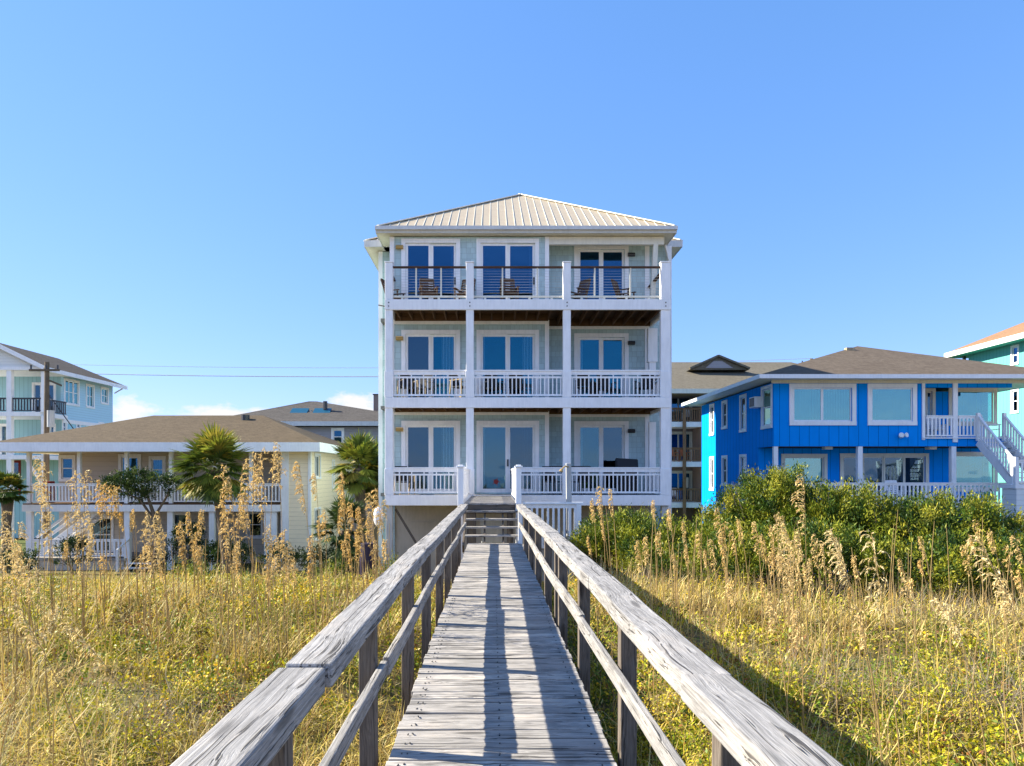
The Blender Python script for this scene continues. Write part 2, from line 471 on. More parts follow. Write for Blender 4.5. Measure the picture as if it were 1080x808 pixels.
def window(parent, fr, u0, u1, z0, z1, n=1, rows=1, trim=0.1, name='window', fm=None, pm=None, sash=0.06, proud=0.04, handle=None, curtain=None, sill=True, label=None, pm2=None, dark=0):
    """u0..z1 is the opening; the casing sits round it, sash and panes inside it"""
    fm = fm or M_WHITE; pm = pm or M_GLASS
    f = MB()
    if trim:
        f.fbox(fr, u0 - trim, u0, 0.002, proud, z0, z1 + trim); f.fbox(fr, u1, u1 + trim, 0.002, proud, z0, z1 + trim)
        f.fbox(fr, u0, u1, 0.002, proud, z1, z1 + trim)
        if sill: f.fbox(fr, u0 - trim, u1 + trim, 0.002, proud + 0.02, z0 - trim, z0)
    wd = (u1 - u0) / n
    panes = []
    for k in range(n):
        a, b = u0 + k * wd, u0 + (k + 1) * wd
        w1 = -0.02 - 0.035 * (k % 2)
        w0_ = w1 - 0.035
        f.fbox(fr, a, a + sash, w0_, w1, z0, z1); f.fbox(fr, b - sash, b, w0_, w1, z0, z1)
        f.fbox(fr, a + sash, b - sash, w0_, w1, z1 - sash, z1); f.fbox(fr, a + sash, b - sash, w0_, w1, z0, z0 + sash * (1.6 if name == 'sliding_door' else 1))
        for q in range(1, rows):
            zz = z0 + (z1 - z0) * q / rows
            f.fbox(fr, a + sash, b - sash, w0_ + 0.004, w1 - 0.004, zz - 0.025, zz + 0.025)
        panes.append((a + sash * 0.5, b - sash * 0.5, (w0_ + w1) / 2))
    o = f.build(name, fm, parent)
    if label: o['label'] = label
    for q, (a, b, w) in enumerate(panes):
        MB().fbox(fr, a, b, w - 0.004, w + 0.004, z0 + 0.02, z1 - 0.02).build('pane', pm2 if (pm2 and q == dark) else pm, o)
    if handle is not None:
        MB().fbox(fr, handle - 0.03, handle + 0.03, 0.0, 0.05, z0 + 0.95, z0 + 1.2).build('handle', M_DARK, o)
    for (a, b) in (curtain or ()):
        c = MB(); m = max(3, int((b - a) / 0.055)); vs = []; fs = []
        for i in range(m + 1):
            u = a + (b - a) * i / m; w = -0.24 + 0.03 * (1 if i % 2 else -1)
            vs += [fr(u, w, z0 + 0.03), fr(u, w, z1 + 0.02)]
        for i in range(m): fs.append((2 * i, 2 * i + 2, 2 * i + 3, 2 * i + 1))
        c.add(vs, fs).build('curtain', M_CURT, o)
    return o


def railing(parent, fr, u0, u1, z, h=0.95, w=0.0, pitch=0.14, top=0.12, mat=None, name='railing', mid=True, bal=0.038):
    """balustrade along a frame, floor at z; picket rows are one mesh"""
    mb = MB(); mat = mat or M_WHITE
    mb.fbox(fr, u0, u1, w - 0.045, w + 0.045, z + h - 0.045, z + h)
    mb.fbox(fr, u0, u1, w - 0.02, w + 0.02, z + h - 0.045 - top, z + h - 0.047)
    mb.fbox(fr, u0, u1, w - 0.02, w + 0.02, z + 0.07, z + 0.13)
    zt = z + h - 0.045 - top
    zm = z + 0.70
    if mid: mb.fbox(fr, u0, u1, w - 0.022, w + 0.022, zm - 0.03, zm + 0.03)
    n = max(1, int(round((u1 - u0) / pitch)))
    for k in range(n):
        u = u0 + (k + 0.5) * (u1 - u0) / n
        mb.fbox(fr, u - bal / 2, u + bal / 2, w - 0.016, w + 0.016, z + 0.13, (zm - 0.03) if mid else zt)
        if mid and k % 3 == 1:
            mb.fbox(fr, u - bal / 2, u + bal / 2, w - 0.016, w + 0.016, zm + 0.03, zt)
    return mb.build(name, mat, parent)


def hip_roof(parent, x0, x1, y0, y1, ze, rise, mat, th=0.14, ridge=None, name='roof', fascia=None, fh=0.22, soff=None):
    """hip roof with real thickness; ridge=((xa,ya),(xb,yb)) at ze+rise"""
    hw = min(x1 - x0, y1 - y0) / 2
    if ridge is None:
        if x1 - x0 > y1 - y0: ridge = ((x0 + hw, (y0 + y1) / 2), (x1 - hw, (y0 + y1) / 2))
        else: ridge = (((x0 + x1) / 2, y0 + hw), ((x0 + x1) / 2, y1 - hw))
    (ax, ay), (bx, by) = ridge
    zt = ze + rise
    along_x = abs(bx - ax) >= abs(by - ay)
    vs = [(x0, y0, ze), (x1, y0, ze), (x1, y1, ze), (x0, y1, ze), (ax, ay, zt), (bx, by, zt)]
    vs += [(a, b, c - th) for a, b, c in vs]
    if along_x: tops = [(0, 1, 5, 4), (1, 2, 5), (2, 3, 4, 5), (3, 0, 4)]
    else: tops = [(0, 1, 4), (1, 2, 5, 4), (2, 3, 5), (3, 0, 4, 5)]
    fs = list(tops) + [tuple(reversed([i + 6 for i in t])) for t in tops]
    for a, b in ((0, 1), (1, 2), (2, 3), (3, 0)): fs.append((a, a + 6, b + 6, b))
    r = MB().add(vs, fs, 0.5).build(name, mat, parent)
    if fascia:
        m = MB(); t = 0.035
        m.box(x0 - t, x1 + t, y0 - t, y0 - 0.003, ze - fh, ze + 0.01); m.box(x0 - t, x1 + t, y1 + 0.003, y1 + t, ze - fh, ze + 0.01)
        m.box(x0 - t, x0 - 0.003, y0, y1, ze - fh, ze + 0.012); m.box(x1 + 0.003, x1 + t, y0, y1, ze - fh, ze + 0.012)
        m.build('fascia', fascia, r)
    if soff:
        MB().box(x0 + 0.002, x1 - 0.002, y0 + 0.002, y1 - 0.002, ze - fh + 0.02, ze - fh + 0.045).build('soffit', soff, r)
    return r

# ================================================================== MAIN HOUSE
def main_house():
    H = thing('beach_house', 'tall three storey pale teal house with white stacked balconies at the end of the boardwalk', 'house', (1.2, 24.7, -2.4))
    DK = [0.88, 4.17, 7.47]
    GND = -2.9
    yb, yc, yr, ye = 24.75, 25.6, 26.4, 37.6
    XL, XS, XR = -3.71, 2.0, 5.83
    # door openings: (u0,u1,z0,z1) per floor, world X
    def px2(a, b, D): return PX(a, D), PX(b, D)
    doors = []
    for k, z in enumerate(DK):
        doors.append([(-3.17, -1.34, z + 0.05, z + 2.5), (-0.45, 1.52, z + 0.05, z + 2.5), (3.19, 4.93, z + 0.05, z + 2.55)])
    w = MB(); F1 = Fr(0, yb); F2 = Fr(0, yc)
    wall(w, F1, XL, XS, 0.55, 10.2, 0.15, [d for dd in doors for d in dd[:2]])
    wall(w, F2, XS, XR, 0.55, 10.2, 0.15, [dd[2] for dd in doors])
    w.box(XS - 0.15, XS, yb + 0.152, yc - 0.002, 0.55, 10.2, 0.5)      # step between the two wall planes
    w.build('wall', M_SHAKE, H)
    b = MB()
    b.box(-4.4, -4.25, yr, ye, GND, 10.2); b.box(6.55, 6.7, 25.75, ye, GND, 10.2)
    b.box(-4.25, 6.55, ye - 0.15, ye, GND, 10.2)
    b.box(-4.25, XL, yr, yr + 0.15, GND, 10.2); b.box(XR, 6.55, 25.75, 25.9, GND, 10.2)
    b.box(XL, XL + 0.12, yb + 0.152, yr + 0.15, GND, 10.2); b.box(XR - 0.12, XR, yc + 0.152, 26.4, GND, 10.2)
    b.build('side_wall', M_SHAKE, H)
    cb = MB()                                                             # corner boards
    cb.box(-4.43, -4.27, yr - 0.03, yr - 0.003, GND, 10.2); cb.box(-4.43, -4.403, yr, yr + 0.16, GND, 10.2)
    cb.box(6.55, 6.73, 25.72, 25.747, GND, 10.2)
    cb.box(XL - 0.003 - 0.03, XL + 0.13, yb - 0.03, yb - 0.003, 0.9, 10.2)
    cb.box(XS - 0.12, XS + 0.03, yb - 0.03, yb - 0.003, 0.9, 10.2)
    cb.box(XR - 0.14, XR + 0.03, yc - 0.03, yc - 0.003, 0.9, 10.2)
    for z in DK:
        zt = z + 2.98
        cb.box(XL + 0.13, XS - 0.12, yb - 0.028, yb - 0.002, zt - 0.12, zt)
        cb.box(XS + 0.03, XR - 0.14, yc - 0.028, yc - 0.002, zt - 0.12, zt)
    cb.build('corner_trim', M_WHITE, H)
    rm = MB()                                                             # dim rooms behind the doors
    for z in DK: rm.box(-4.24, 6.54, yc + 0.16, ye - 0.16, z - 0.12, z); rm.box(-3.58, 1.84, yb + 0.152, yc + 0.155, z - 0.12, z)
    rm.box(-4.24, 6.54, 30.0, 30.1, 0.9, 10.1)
    rm.build('interior_floor', M_ROOM, H)
    # sliding doors
    for k, z in enumerate(DK):
        for j, d in enumerate(doors[k]):
            fr = F1 if j < 2 else F2
            hl = {(0, 0): None, (0, 1): d[0] + (d[1] - d[0]) * 0.5, (2, 0): d[1] - 0.04, (2, 1): d[1] - 0.04}.get((k, j))
            cu = {0: [(d[1] - 0.55, d[1] - 0.05)], 1: [(d[1] - 0.45, d[1] - 0.05), (d[0] + 0.05, d[0] + 0.16)], 2: [(d[0] + 0.04, d[0] + 0.2)]}[j] if k < 2 else [(d[1] - 0.2, d[1] - 0.05)] if j < 2 else []
            window(H, fr, *d, n=2, trim=0.15, name='sliding_door', sash=0.085, proud=0.05, handle=hl, curtain=cu, sill=False, pm=(M_GLASSL, M_GLASSM, M_GLASS)[k], pm2=M_DARKG if (k, j) in ((1, 0), (0, 0), (0, 1), (0, 2)) else None, dark=0 if j == 0 else 1)
    o = MB(); o.tube([(0.11, yb - 0.03, 1.32), (0.11, yb - 0.055, 1.32)], 0.09, 9)
    for k in range(5):
        a = k * 1.257; o.bar((0.11 + 0.08 * math.cos(a), yb - 0.04, 1.32 + 0.08 * math.sin(a)), (0.11 + 0.15 * math.cos(a), yb - 0.04, 1.32 + 0.15 * math.sin(a)), 0.06, 0.02)
    tag(o.build('door_ornament', M_RED), 'small red ornament on the glass of the ground balcony door', 'ornament')
    # decks
    px_ = [-3.51, -0.78, 2.49, 5.81]
    for k, z in enumerate(DK):
        d = MB(); n = 12
        for q in range(n):
            y0 = 23.06 + q * (yb - 23.06) / n; d.box(-3.62, 5.93, y0, y0 + (yb - 23.06) / n - 0.012, z - 0.05, z - 0.012)
        n = 6
        for q in range(n):
            y0 = yb + q * (yc - yb) / n; d.box(XS + 0.002, 5.93, y0 + 0.002, y0 + (yc - yb) / n - 0.01, z - 0.05, z - 0.012)
        d.build('deck_floor', M_WOOD, H)
        f = MB()
        zb = z - 0.34
        f.box(-3.64, 5.98, 22.96, 23.05, zb, z + 0.01)
        f.box(-3.64, -3.55, 23.052, yb - 0.03, zb, z + 0.008); f.box(5.89, 5.98, 23.052, 25.7, zb, z + 0.008)
        f.build('fascia_beam', M_WHITE, H, 0.008)
        j = MB(); x = -3.35
        while x < 5.8:
            j.box(x, x + 0.045, 23.055, (yb if x < XS else yc) - 0.05, z - 0.30, z - 0.064); x += 0.41
        j.box(-3.54, XS, yb - 0.045, yb - 0.004, z - 0.33, z - 0.055); j.box(XS + 0.002, 5.88, yc - 0.045, yc - 0.004, z - 0.33, z - 0.055)
        j.box(-3.5, XS - 0.002, 23.06, yb - 0.05, z - 0.062, z - 0.053); j.box(XS, 5.86, 23.06, yc - 0.05, z - 0.061, z - 0.0535)  # brown sheet added under the boards, shuts out sky light through the gaps
        j.build('joists', M_JOIST, H)
    # posts: ground to top rail
    for i, x in enumerate(px_):
        wd = 0.13 if i < 3 else 0.155
        p = MB()
        for z0, z1 in ((0.89, 3.83), (4.18, 7.13)): p.box(x - wd, x + wd, 22.99, 23.2, z0, z1)
        for z in DK[:2]: p.box(x - wd - 0.02, x + wd + 0.02, 22.975, 23.215, z + 0.02, z + 0.9)
        p.box(x - wd, x + wd, 22.975, 23.2, 7.485, 8.72); p.box(x - wd - 0.015, x + wd + 0.015, 22.955, 23.215, 8.721, 8.76)
        p.build('post', M_WHITE, H, 0.012)
        MB().box(x - 0.11, x + 0.11, 23.06, 23.26, GND, 0.53).build('pile', M_GREYPOLE if i in (0, 3) else M_POST, H, 0.01)
    for x in px_:
        for dz in (-0.1, -0.22): MB().tube([(x, 22.962, 7.47 + dz), (x, 22.94, 7.47 + dz)], 0.022, 6).build('bolt', M_DARK, H)
    # railings
    FF = Fr(0, 23.1)
    for z in DK[1:2]:
        for a, b in ((-3.38, -0.91), (-0.65, 2.36), (2.62, 5.65)): railing(H, FF, a, b, z, pitch=0.138)
    railing(H, FF, -3.38, -0.87, DK[0], pitch=0.138); railing(H, FF, 0.66, 2.36, DK[0], pitch=0.138); railing(H, FF, 2.62, 5.65, DK[0], pitch=0.138)
    SR = Fr(5.85, 0, 0, 90); SL = Fr(-3.58, 0, 0, 90)
    for z in DK[:2]:
        railing(H, SR, 23.22, 25.55, z, pitch=0.138); railing(H, SL, 23.22, 24.7, z, pitch=0.138)
    z = DK[2]
    for a, b, mids in ((-3.38, -0.91, (PX(438.6, 23), PX(465, 23))), (-0.65, 2.36, (PX(530, 23), 1.5)), (2.62, 5.65, (PX(634, 23) - 0.2, PX(665.5, 23)))):
        r = thing_part('cable_railing', H)
        mb = MB(); mb.box(a, b, 23.03, 23.16, z + 1.10, z + 1.145); mb.build('hand_rail', M_CHAIRW, r)
        mb = MB(); mb.box(a, b, 23.07, 23.12, z + 0.10, z + 0.16)
        for m in mids: mb.box(m - 0.025, m + 0.025, 23.075, 23.115, z + 0.162, z + 1.098)
        n = 4
        for q in range(n): m = a + (q + 0.5) * (b - a) / n; mb.box(m - 0.04, m + 0.04, 23.075, 23.115, z + 0.012, z + 0.098)
        mb.build('stanchion', M_CREAMW, r)
        mb = MB()
        for q in range(9): mb.tube([(a, 23.095, z + 0.25 + q * 0.093), (b, 23.095, z + 0.25 + q * 0.093)], 0.004, 5, False)
        mb.build('cable', M_GREYPOLE, r)
    r = thing_part('cable_railing', H)
    mb = MB(); mb.box(5.79, 5.91, 23.22, 25.7, z + 1.10, z + 1.145); mb.build('hand_rail', M_CHAIRW, r)
    mb = MB()
    for q in range(9): mb.tube([(5.85, 23.2, z + 0.25 + q * 0.093), (5.85, 25.7, z + 0.25 + q * 0.093)], 0.004, 5, False)
    mb.build('cable', M_GREYPOLE, r)
    mb = MB(); mb.box(-3.64, -3.52, 23.22, 24.7, z + 1.10, z + 1.145); mb.build('hand_rail', M_CHAIRW, r)
    # top storey: header beam, leaning brace, roof
    MB().box(XS + 0.02, 6.2, yb - 0.02, yb + 0.14, 9.92, 10.2).build('header_beam', M_CREAMW, H)
    MB().bar((PX(692, 24.7), 24.8, 9.95), (PX(688, 24.7), 24.8, 7.5), 0.17, 0.17).build('brace', M_CREAMW, H)
    MB().box(PX(688, 25) - 0.12, PX(688, 25) + 0.12, 24.95, 25.12, 4.2, 6.9).build('pipe_box', M_WHITE, H)
    MB().box(PX(688, 25) - 0.17, PX(688, 25) + 0.17, 24.9, 25.15, 5.7, 6.92).build('pipe_box', M_WHITE, H)
    MB().box(PX(688, 25) - 0.12, PX(688, 25) + 0.12, 24.95, 25.12, 0.9, 3.5).build('pipe_box', M_WHITE, H)
    R = thing_part('roof', H)
    for (x0, x1, y0, y1) in ((-4.16, 6.53, 24.4, 38.2), (-4.85, 7.15, 25.9, 38.25)):
        ze = 10.45; hw = (x1 - x0) / 2; rise = hw * 0.62
        hip_roof(R, x0, x1, y0, y1, ze, rise, M_METAL, name='roof_sheet', fascia=M_GUT, fh=0.24, soff=M_CREAMW)
        rib = MB(); xx = x0 + 0.15; s = 0.62; xm = (x0 + x1) / 2
        while xx < x1:
            top = min(xx - x0, x1 - xx)
            if top > 0.15:
                rib.bar((xx, y0 - 0.02, ze + 0.002), (xx, y0 + top - 0.08, ze + 0.002 + s * (top - 0.08)), 0.02, 0.02)
            xx += 0.30
        yy = y0 + 0.2
        while yy < y1:
            top = min(yy - y0, hw)
            if top > 0.15:
                rib.bar((x0, yy, ze + 0.012), (x0 + top - 0.05, yy, ze + s * (top - 0.05)), 0.035, 0.045)
                rib.bar((x1, yy, ze + 0.012), (x1 - top + 0.05, yy, ze + s * (top - 0.05)), 0.035, 0.045)
            yy += 0.30
        cap = MB()
        for sx in (x0, x1): cap.bar((sx, y0, ze + 0.02), (xm, y0 + hw, ze + rise + 0.02), 0.22, 0.04)
        cap.bar((xm, y0 + hw, ze + rise + 0.02), (xm, y1 - hw, ze + rise + 0.02), 0.24, 0.05)
        rib.build('seam', M_CREAMW, R); cap.build('ridge_cap', M_CREAMW, R)
    g = MB(); g.box(-4.2, 6.57, 24.26, 24.36, 10.30, 10.43); g.build('gutter', M_GUT, H)
    d = MB(); d.bar((6.45, 25.6, 10.2), (6.62, 25.66, 9.6), 0.09, 0.07); d.bar((6.62, 25.66, 9.6), (6.62, 25.66, 0.3), 0.09, 0.07)
    d.build('downspout', M_WHITE, H)
    # lamps by the doors
    for k, z in enumerate(DK):
        for (x, y, m) in ((PX(421.5, 24.7), yb, M_BRASS), (PX(666, 25.5), yc, M_DARK)):
            mb = MB(); mb.tube([(x - 0.13, y - 0.09, z + 2.33), (x + 0.13, y - 0.09, z + 2.33)], 0.075, 10); mb.box(x - 0.04, x + 0.04, y - 0.09, y - 0.003, z + 2.3, z + 2.36)
            mb.build('wall_lamp', m, H)
    # under-storey
    lw = MB(); lw.box(-3.6, 5.9, 25.0, 25.12, GND, 0.5); lw.build('lower_wall', M_BEIGE, H)
    for x in (-3.0, -1.6): MB().box(x, x + 1.25, 24.96, 24.997, -2.3, -0.15).build('garage_panel', M_BEIGE, H)
    MB().bar((PX(417, 23.3), 23.35, 0.4), (PX(445, 23.3), 23.35, -1.1), 0.14, 0.06).build('knee_brace', M_POST, H)
    # landing and stair
    ld = MB(); n = 44
    for q in range(n):
        y0 = 16.95 + q * (22.955 - 16.95) / n; ld.box(-0.72, 0.60, y0, y0 + (22.955 - 16.95) / n - 0.012, 0.835, 0.872)
    ld.build('landing_floor', M_WOOD, H)
    MB().box(-0.66, 0.56, 16.97, 17.01, 0.62, 0.832).build('landing_fascia', M_POST, H)
    for y in (18.5, 20.5, 22.3):
        for x in (-0.6, 0.5): MB().box(x - 0.05, x + 0.05, y - 0.05, y + 0.05, -2.9, 0.832).build('landing_leg', M_POST, H)
    for k in range(1, 5):
        z = 0.872 - 0.1744 * k; y = 16.98 - 0.28 * k
        MB().box(-0.66, 0.62, y, y + 0.27, z - 0.04, z).build('tread', M_WOOD, H, 0.004)
    for x in (-0.69, -0.2, 0.24, 0.645): MB().bar((x, 16.95, 0.62), (x, 15.75, -0.13), 0.04, 0.2).build('stringer', M_POST, H)
    for x in (-0.80, 0.53 + 0.1):
        nb = MB(); nb.box(x - 0.07, x + 0.07, 16.8, 16.94, -0.9, 1.76); nb.box(x - 0.10, x + 0.10, 16.77, 16.97, 1.761, 1.80); nb.box(x - 0.06, x + 0.06, 16.81, 16.93, 1.801, 1.83)
        nb.build('newel_post', M_WHITE, H, 0.008)
        fr = Fr(x, 0, 0, 90)
        rl = MB(); rl.fbox(fr, 16.945, 22.9, -0.045, 0.045, 1.72, 1.765); rl.fbox(fr, 16.945, 22.9, -0.02, 0.02, 1.60, 1.717); rl.fbox(fr, 16.945, 22.9, -0.02, 0.02, 0.93, 1.0)
        y = 17.05
        while y < 22.9: rl.fbox(fr, y, y + 0.075, -0.016, 0.016, 1.0, 1.6); y += 0.125
        rl.build('landing_railing', M_WHITE, H)
        sp = MB(); sp.box(x - 0.05, x + 0.05, 15.72, 15.82, -0.9, 0.80); sp.build('stair_post', M_WHITE, H, 0.006)
    # lower side landing rail on the right
    lr = MB(); X0, X1, Y = 0.74, 2.12, 17.0
    lr.box(X0, X1 + 0.12, Y - 0.06, Y + 0.06, 0.85, 0.90); lr.box(X0, X1, Y - 0.02, Y + 0.02, 0.75, 0.848); lr.box(X0, X1, Y - 0.02, Y + 0.02, -0.25, -0.18)
    x = X0 + 0.06
    while x < X1 - 0.05: lr.box(x, x + 0.055, Y - 0.016, Y + 0.016, -0.18, 0.75); x += 0.135
    lr.box(X1 - 0.05, X1 + 0.07, Y - 0.055, Y + 0.055, -1.4, 0.848)
    lr.build('lower_landing_railing', M_WHITE, H)
    lf = MB()
    for q in range(8): lf.box(X0, X1 + 0.1, 17.1 + q * 0.14, 17.1 + q * 0.14 + 0.13, -0.30, -0.26)
    lf.build('lower_landing_floor', M_WOOD, H)
    return H


def thing_part(name, parent):
    o = bpy.data.objects.new(name, None); COL.objects.link(o); o.parent = parent; o.empty_display_size = 0.2
    return o


main_house()

# things standing on the decks ---------------------------------------------------
def rocker(name, label, wood, loc, rz, group, cat='chair'):
    t = thing(name, label, cat, (0, 0, 0), group)
    s = MB()
    for k in range(6): s.box(-0.27, 0.27, -0.28 + k * 0.09, -0.28 + k * 0.09 + 0.078, 0.42 - 0.008 * k, 0.44 - 0.008 * k)
    s.build('seat', wood, t)
    b = MB()
    for k in range(6):
        z0 = 0.48 + k * 0.105; yy = 0.24 + (z0 - 0.4) * 0.28
        b.hexa([(-0.24, yy, z0), (0.24, yy, z0), (0.24, yy + 0.02, z0), (-0.24, yy + 0.02, z0), (-0.24, yy + 0.022, z0 + 0.08), (0.24, yy + 0.022, z0 + 0.08), (0.24, yy + 0.042, z0 + 0.08), (-0.24, yy + 0.042, z0 + 0.08)])
    for x in (-0.265, 0.265): b.bar((x, 0.22, 0.40), (x, 0.45, 1.14), 0.045, 0.045)
    b.bar((-0.26, 0.45, 1.12), (0.26, 0.45, 1.12), 0.05, 0.10)
    b.build('backrest', wood, t)
    for x in (-0.3, 0.3):
        MB().box(x - 0.055, x + 0.055, -0.33, 0.30, 0.64, 0.665).build('arm', wood, t)
        MB().box(x - 0.025, x + 0.025, -0.28, -0.23, 0.06, 0.639).build('leg', wood, t)
        MB().box(x - 0.025, x + 0.025, 0.16, 0.21, 0.05, 0.639).build('leg', wood, t)
        MB().tube([(x, -0.42, 0.07), (x, -0.2, 0.03), (x, 0.05, 0.018), (x, 0.3, 0.035), (x, 0.55, 0.10)], 0.022, 6).build('rocker', wood, t)
    t.location = loc; t.rotation_euler.z = rz; t.scale = (.9, .9, .88)
    return t


G_TOP = 'rocking chairs on the top balcony'
r0 = rocker('rocking_chair', 'brown wooden rocking chair in front of the leftmost door of the top balcony', M_CHAIRW, (PX(452, 23.7), 23.7, 7.47), 0.25, G_TOP)
for px, y, rz, lb in ((490, 23.8, -0.35, 'brown wooden rocking chair half hidden by the second white post of the top balcony'),
                      (537, 23.7, 0.15, 'brown wooden rocking chair in front of the middle door of the top balcony'),
                      (609, 24.0, -0.9, 'dark rocking chair beside the third white post of the top balcony'),
                      (659, 24.1, 1.0, 'dark rocking chair near the right end of the top balcony'),
                      (416, 24.2, 1.3, 'brown rocking chair tucked at the far left end of the top balcony')):
    c = copy_tree(r0); c.location = (PX(px, y), y, 7.47); c.rotation_euler.z = rz; c['label'] = lb


def deck_chair(label, frame, fabric, loc, rz, group):
    t = thing('deck_chair', label, 'chair', (0, 0, 0), group)
    s = MB(); s.box(-0.25, 0.25, -0.25, 0.25, 0.42, 0.46); s.build('seat', fabric, t, 0.01)
    b = MB(); b.hexa([(-0.24, 0.24, 0.47), (0.24, 0.24, 0.47), (0.24, 0.27, 0.47), (-0.24, 0.27, 0.47), (-0.23, 0.36, 1.0), (0.23, 0.36, 1.0), (0.23, 0.39, 1.0), (-0.23, 0.39, 1.0)])
    b.build('backrest', fabric, t, 0.008)
    for x in (-0.27, 0.27):
        MB().bar((x, -0.24, 0.0), (x, -0.24, 0.66), 0.035, 0.035).build('leg', frame, t)
        MB().bar((x, 0.30, 0.0), (x, 0.22, 0.66), 0.035, 0.035).build('leg', frame, t)
        MB().bar((x, -0.28, 0.675), (x, 0.27, 0.675), 0.05, 0.03).build('arm', frame, t)
    t.location = loc; t.rotation_euler.z = rz
    return t


G_MID = 'chairs on the middle balcony'
d0 = deck_chair('dark deck chair with pale arms at the left end of the middle balcony', M_PALEW, M_BLACK, (PX(430, 23.8), 23.8, 4.17), 0.5, G_MID)
for px, y, rz, z, g, lb in ((445, 24.1, -0.4, 4.17, G_MID, 'dark deck chair with pale arms facing the left door of the middle balcony'),
                            (486, 23.7, 0.9, 4.17, G_MID, 'dark deck chair with pale legs beside the second post of the middle balcony'),
                            (427, 23.8, 0.5, 0.88, 'chairs on the lowest balcony', 'pale framed chair behind the left railing of the lowest balcony')):
    c = copy_tree(d0); c.location = (PX(px, y), y, z); c.rotation_euler.z = rz; c['label'] = lb; c['group'] = g
d1 = deck_chair('black deck chair at the middle door of the middle balcony', M_DARK, M_BLACK, (PX(545, 23.9), 23.9, 4.17), 3.0, G_MID)
for px, y, rz, lb in ((521, 24.0, 0.3, 'black deck chair left of the middle door handle on the middle balcony'),
                      (617, 23.9, 2.8, 'black deck chair just right of the third post of the middle balcony'),
                      (640, 24.3, 0.2, 'black deck chair before the right door of the middle balcony'),
                      (680, 24.0, -0.5, 'black deck chair near the right end of the middle balcony')):
    c = copy_tree(d1); c.location = (PX(px, y), y, 4.17); c.rotation_euler.z = rz; c['label'] = lb
for px, y, rz, lb in ((583, 24.2, 0.4, 'black chair at the tall table on the lowest balcony, left of the post'),
                      (612, 24.3, -0.6, 'black chair at the tall table on the lowest balcony, right of the post')):
    c = copy_tree(d1); c.location = (PX(px, y), y, 0.88); c.rotation_euler.z = rz; c['label'] = lb; c['group'] = 'chairs on the lowest balcony'
tb = thing('bar_table', 'tall dark table behind the third post of the lowest balcony', 'table', (PX(598, 24), 24, 0.88))
MB().box(tb.location.x - 0.55, tb.location.x + 0.55, 23.75, 24.3, 1.84, 1.88).build('tabletop', M_DARK, tb)
for dx in (-0.48, 0.48):
    for dy in (-0.2, 0.25): MB().box(tb.location.x + dx - 0.02, tb.location.x + dx + 0.02, 24 + dy - 0.02, 24 + dy + 0.02, 0.88, 1.838).build('leg', M_DARK, tb)
gr = thing('grill', 'black covered barbecue grill at the right end of the lowest balcony', 'grill', (PX(661, 24), 24, 0.88))
gx = gr.location.x
MB().box(gx - 0.36, gx + 0.36, 23.78, 24.22, 1.0, 1.75).build('cover', M_BLACK, gr, 0.03)
m = MB(); m.hexa([(gx - 0.37, 23.77, 1.752), (gx + 0.37, 23.77, 1.752), (gx + 0.37, 24.23, 1.752), (gx - 0.37, 24.23, 1.752), (gx - 0.40, 23.9, 2.16), (gx + 0.38, 23.9, 2.12), (gx + 0.38, 24.1, 2.12), (gx - 0.40, 24.1, 2.16)]); m.build('lid', M_BLACK, gr, 0.04)
for dx in (-0.3, 0.3):
    for dy in (-0.16, 0.16): MB().tube([(gx + dx, 24 + dy, 0.88), (gx + dx, 24 + dy, 1.0)], 0.03, 8).build('leg', M_DARK, gr)
# pole beside the lower landing
sp = thing('shower_pole', 'leaning grey outdoor shower pole behind the short white picket railing', 'shower pole', (2.0, 17.6, float(gz(2.0, 17.6))))
MB().bar((1.98, 17.6, -1.45), (PX(599.5, 17.5), 17.5, 1.88), 0.13, 0.13).build('pole', M_GREYPOLE, sp, 0.01)
m = MB(); m.tube([(1.93, 17.45, 1.78), (1.83, 17.40, 1.80), (1.75, 17.38, 1.72)], [0.02, 0.02, 0.02], 7); m.tube([(1.75, 17.38, 1.73), (1.73, 17.37, 1.66)], [0.025, 0.06], 8); m.build('shower_head', M_BRASS, sp)
bx = MB(); bx.hexa([(-0.28, 17.4, -0.15), (0.22, 17.4, -0.15), (0.16, 17.9, -0.15), (-0.22, 17.9, -0.15), (-0.34, 17.4, 0.45), (0.30, 17.4, 0.45), (0.2, 17.9, 0.45), (-0.26, 17.9, 0.45)])
bx.box(-0.3, 0.26, 17.45, 17.85, -1.8, -0.152)
tag(bx.build('storage_bin', M_GREYPOLE), 'pale grey tapered bin under the landing behind the open stair', 'bin')
o = MB(); o.ell((PX(399, 22.3), 22.3, PZ(545, 22.3)), (0.16, 0.12, 0.34)); ob = o.build('white_float', M_WHITE, None, 0, True)
tag(ob, 'white oval float hanging beside the grey pile under the left balcony corner', 'float')
m = MB(); m.tube([(PX(389, 22.4), 22.4, -2.2), (PX(389, 22.4), 22.4, -1.25), (PX(389, 22.4), 22.4, -0.7)], [0.27, 0.31, 0.26], 16); m.tube([(PX(389, 22.4), 22.4, -0.698), (PX(389, 22.4), 22.4, -0.66)], [0.28, 0.27], 16)
tag(m.build('dark_barrel', mat_plain('purple_plastic', (0.02, 0.012, 0.03), 0.5)), 'dark purple barrel in the grass beside the left corner of the tall house', 'barrel')

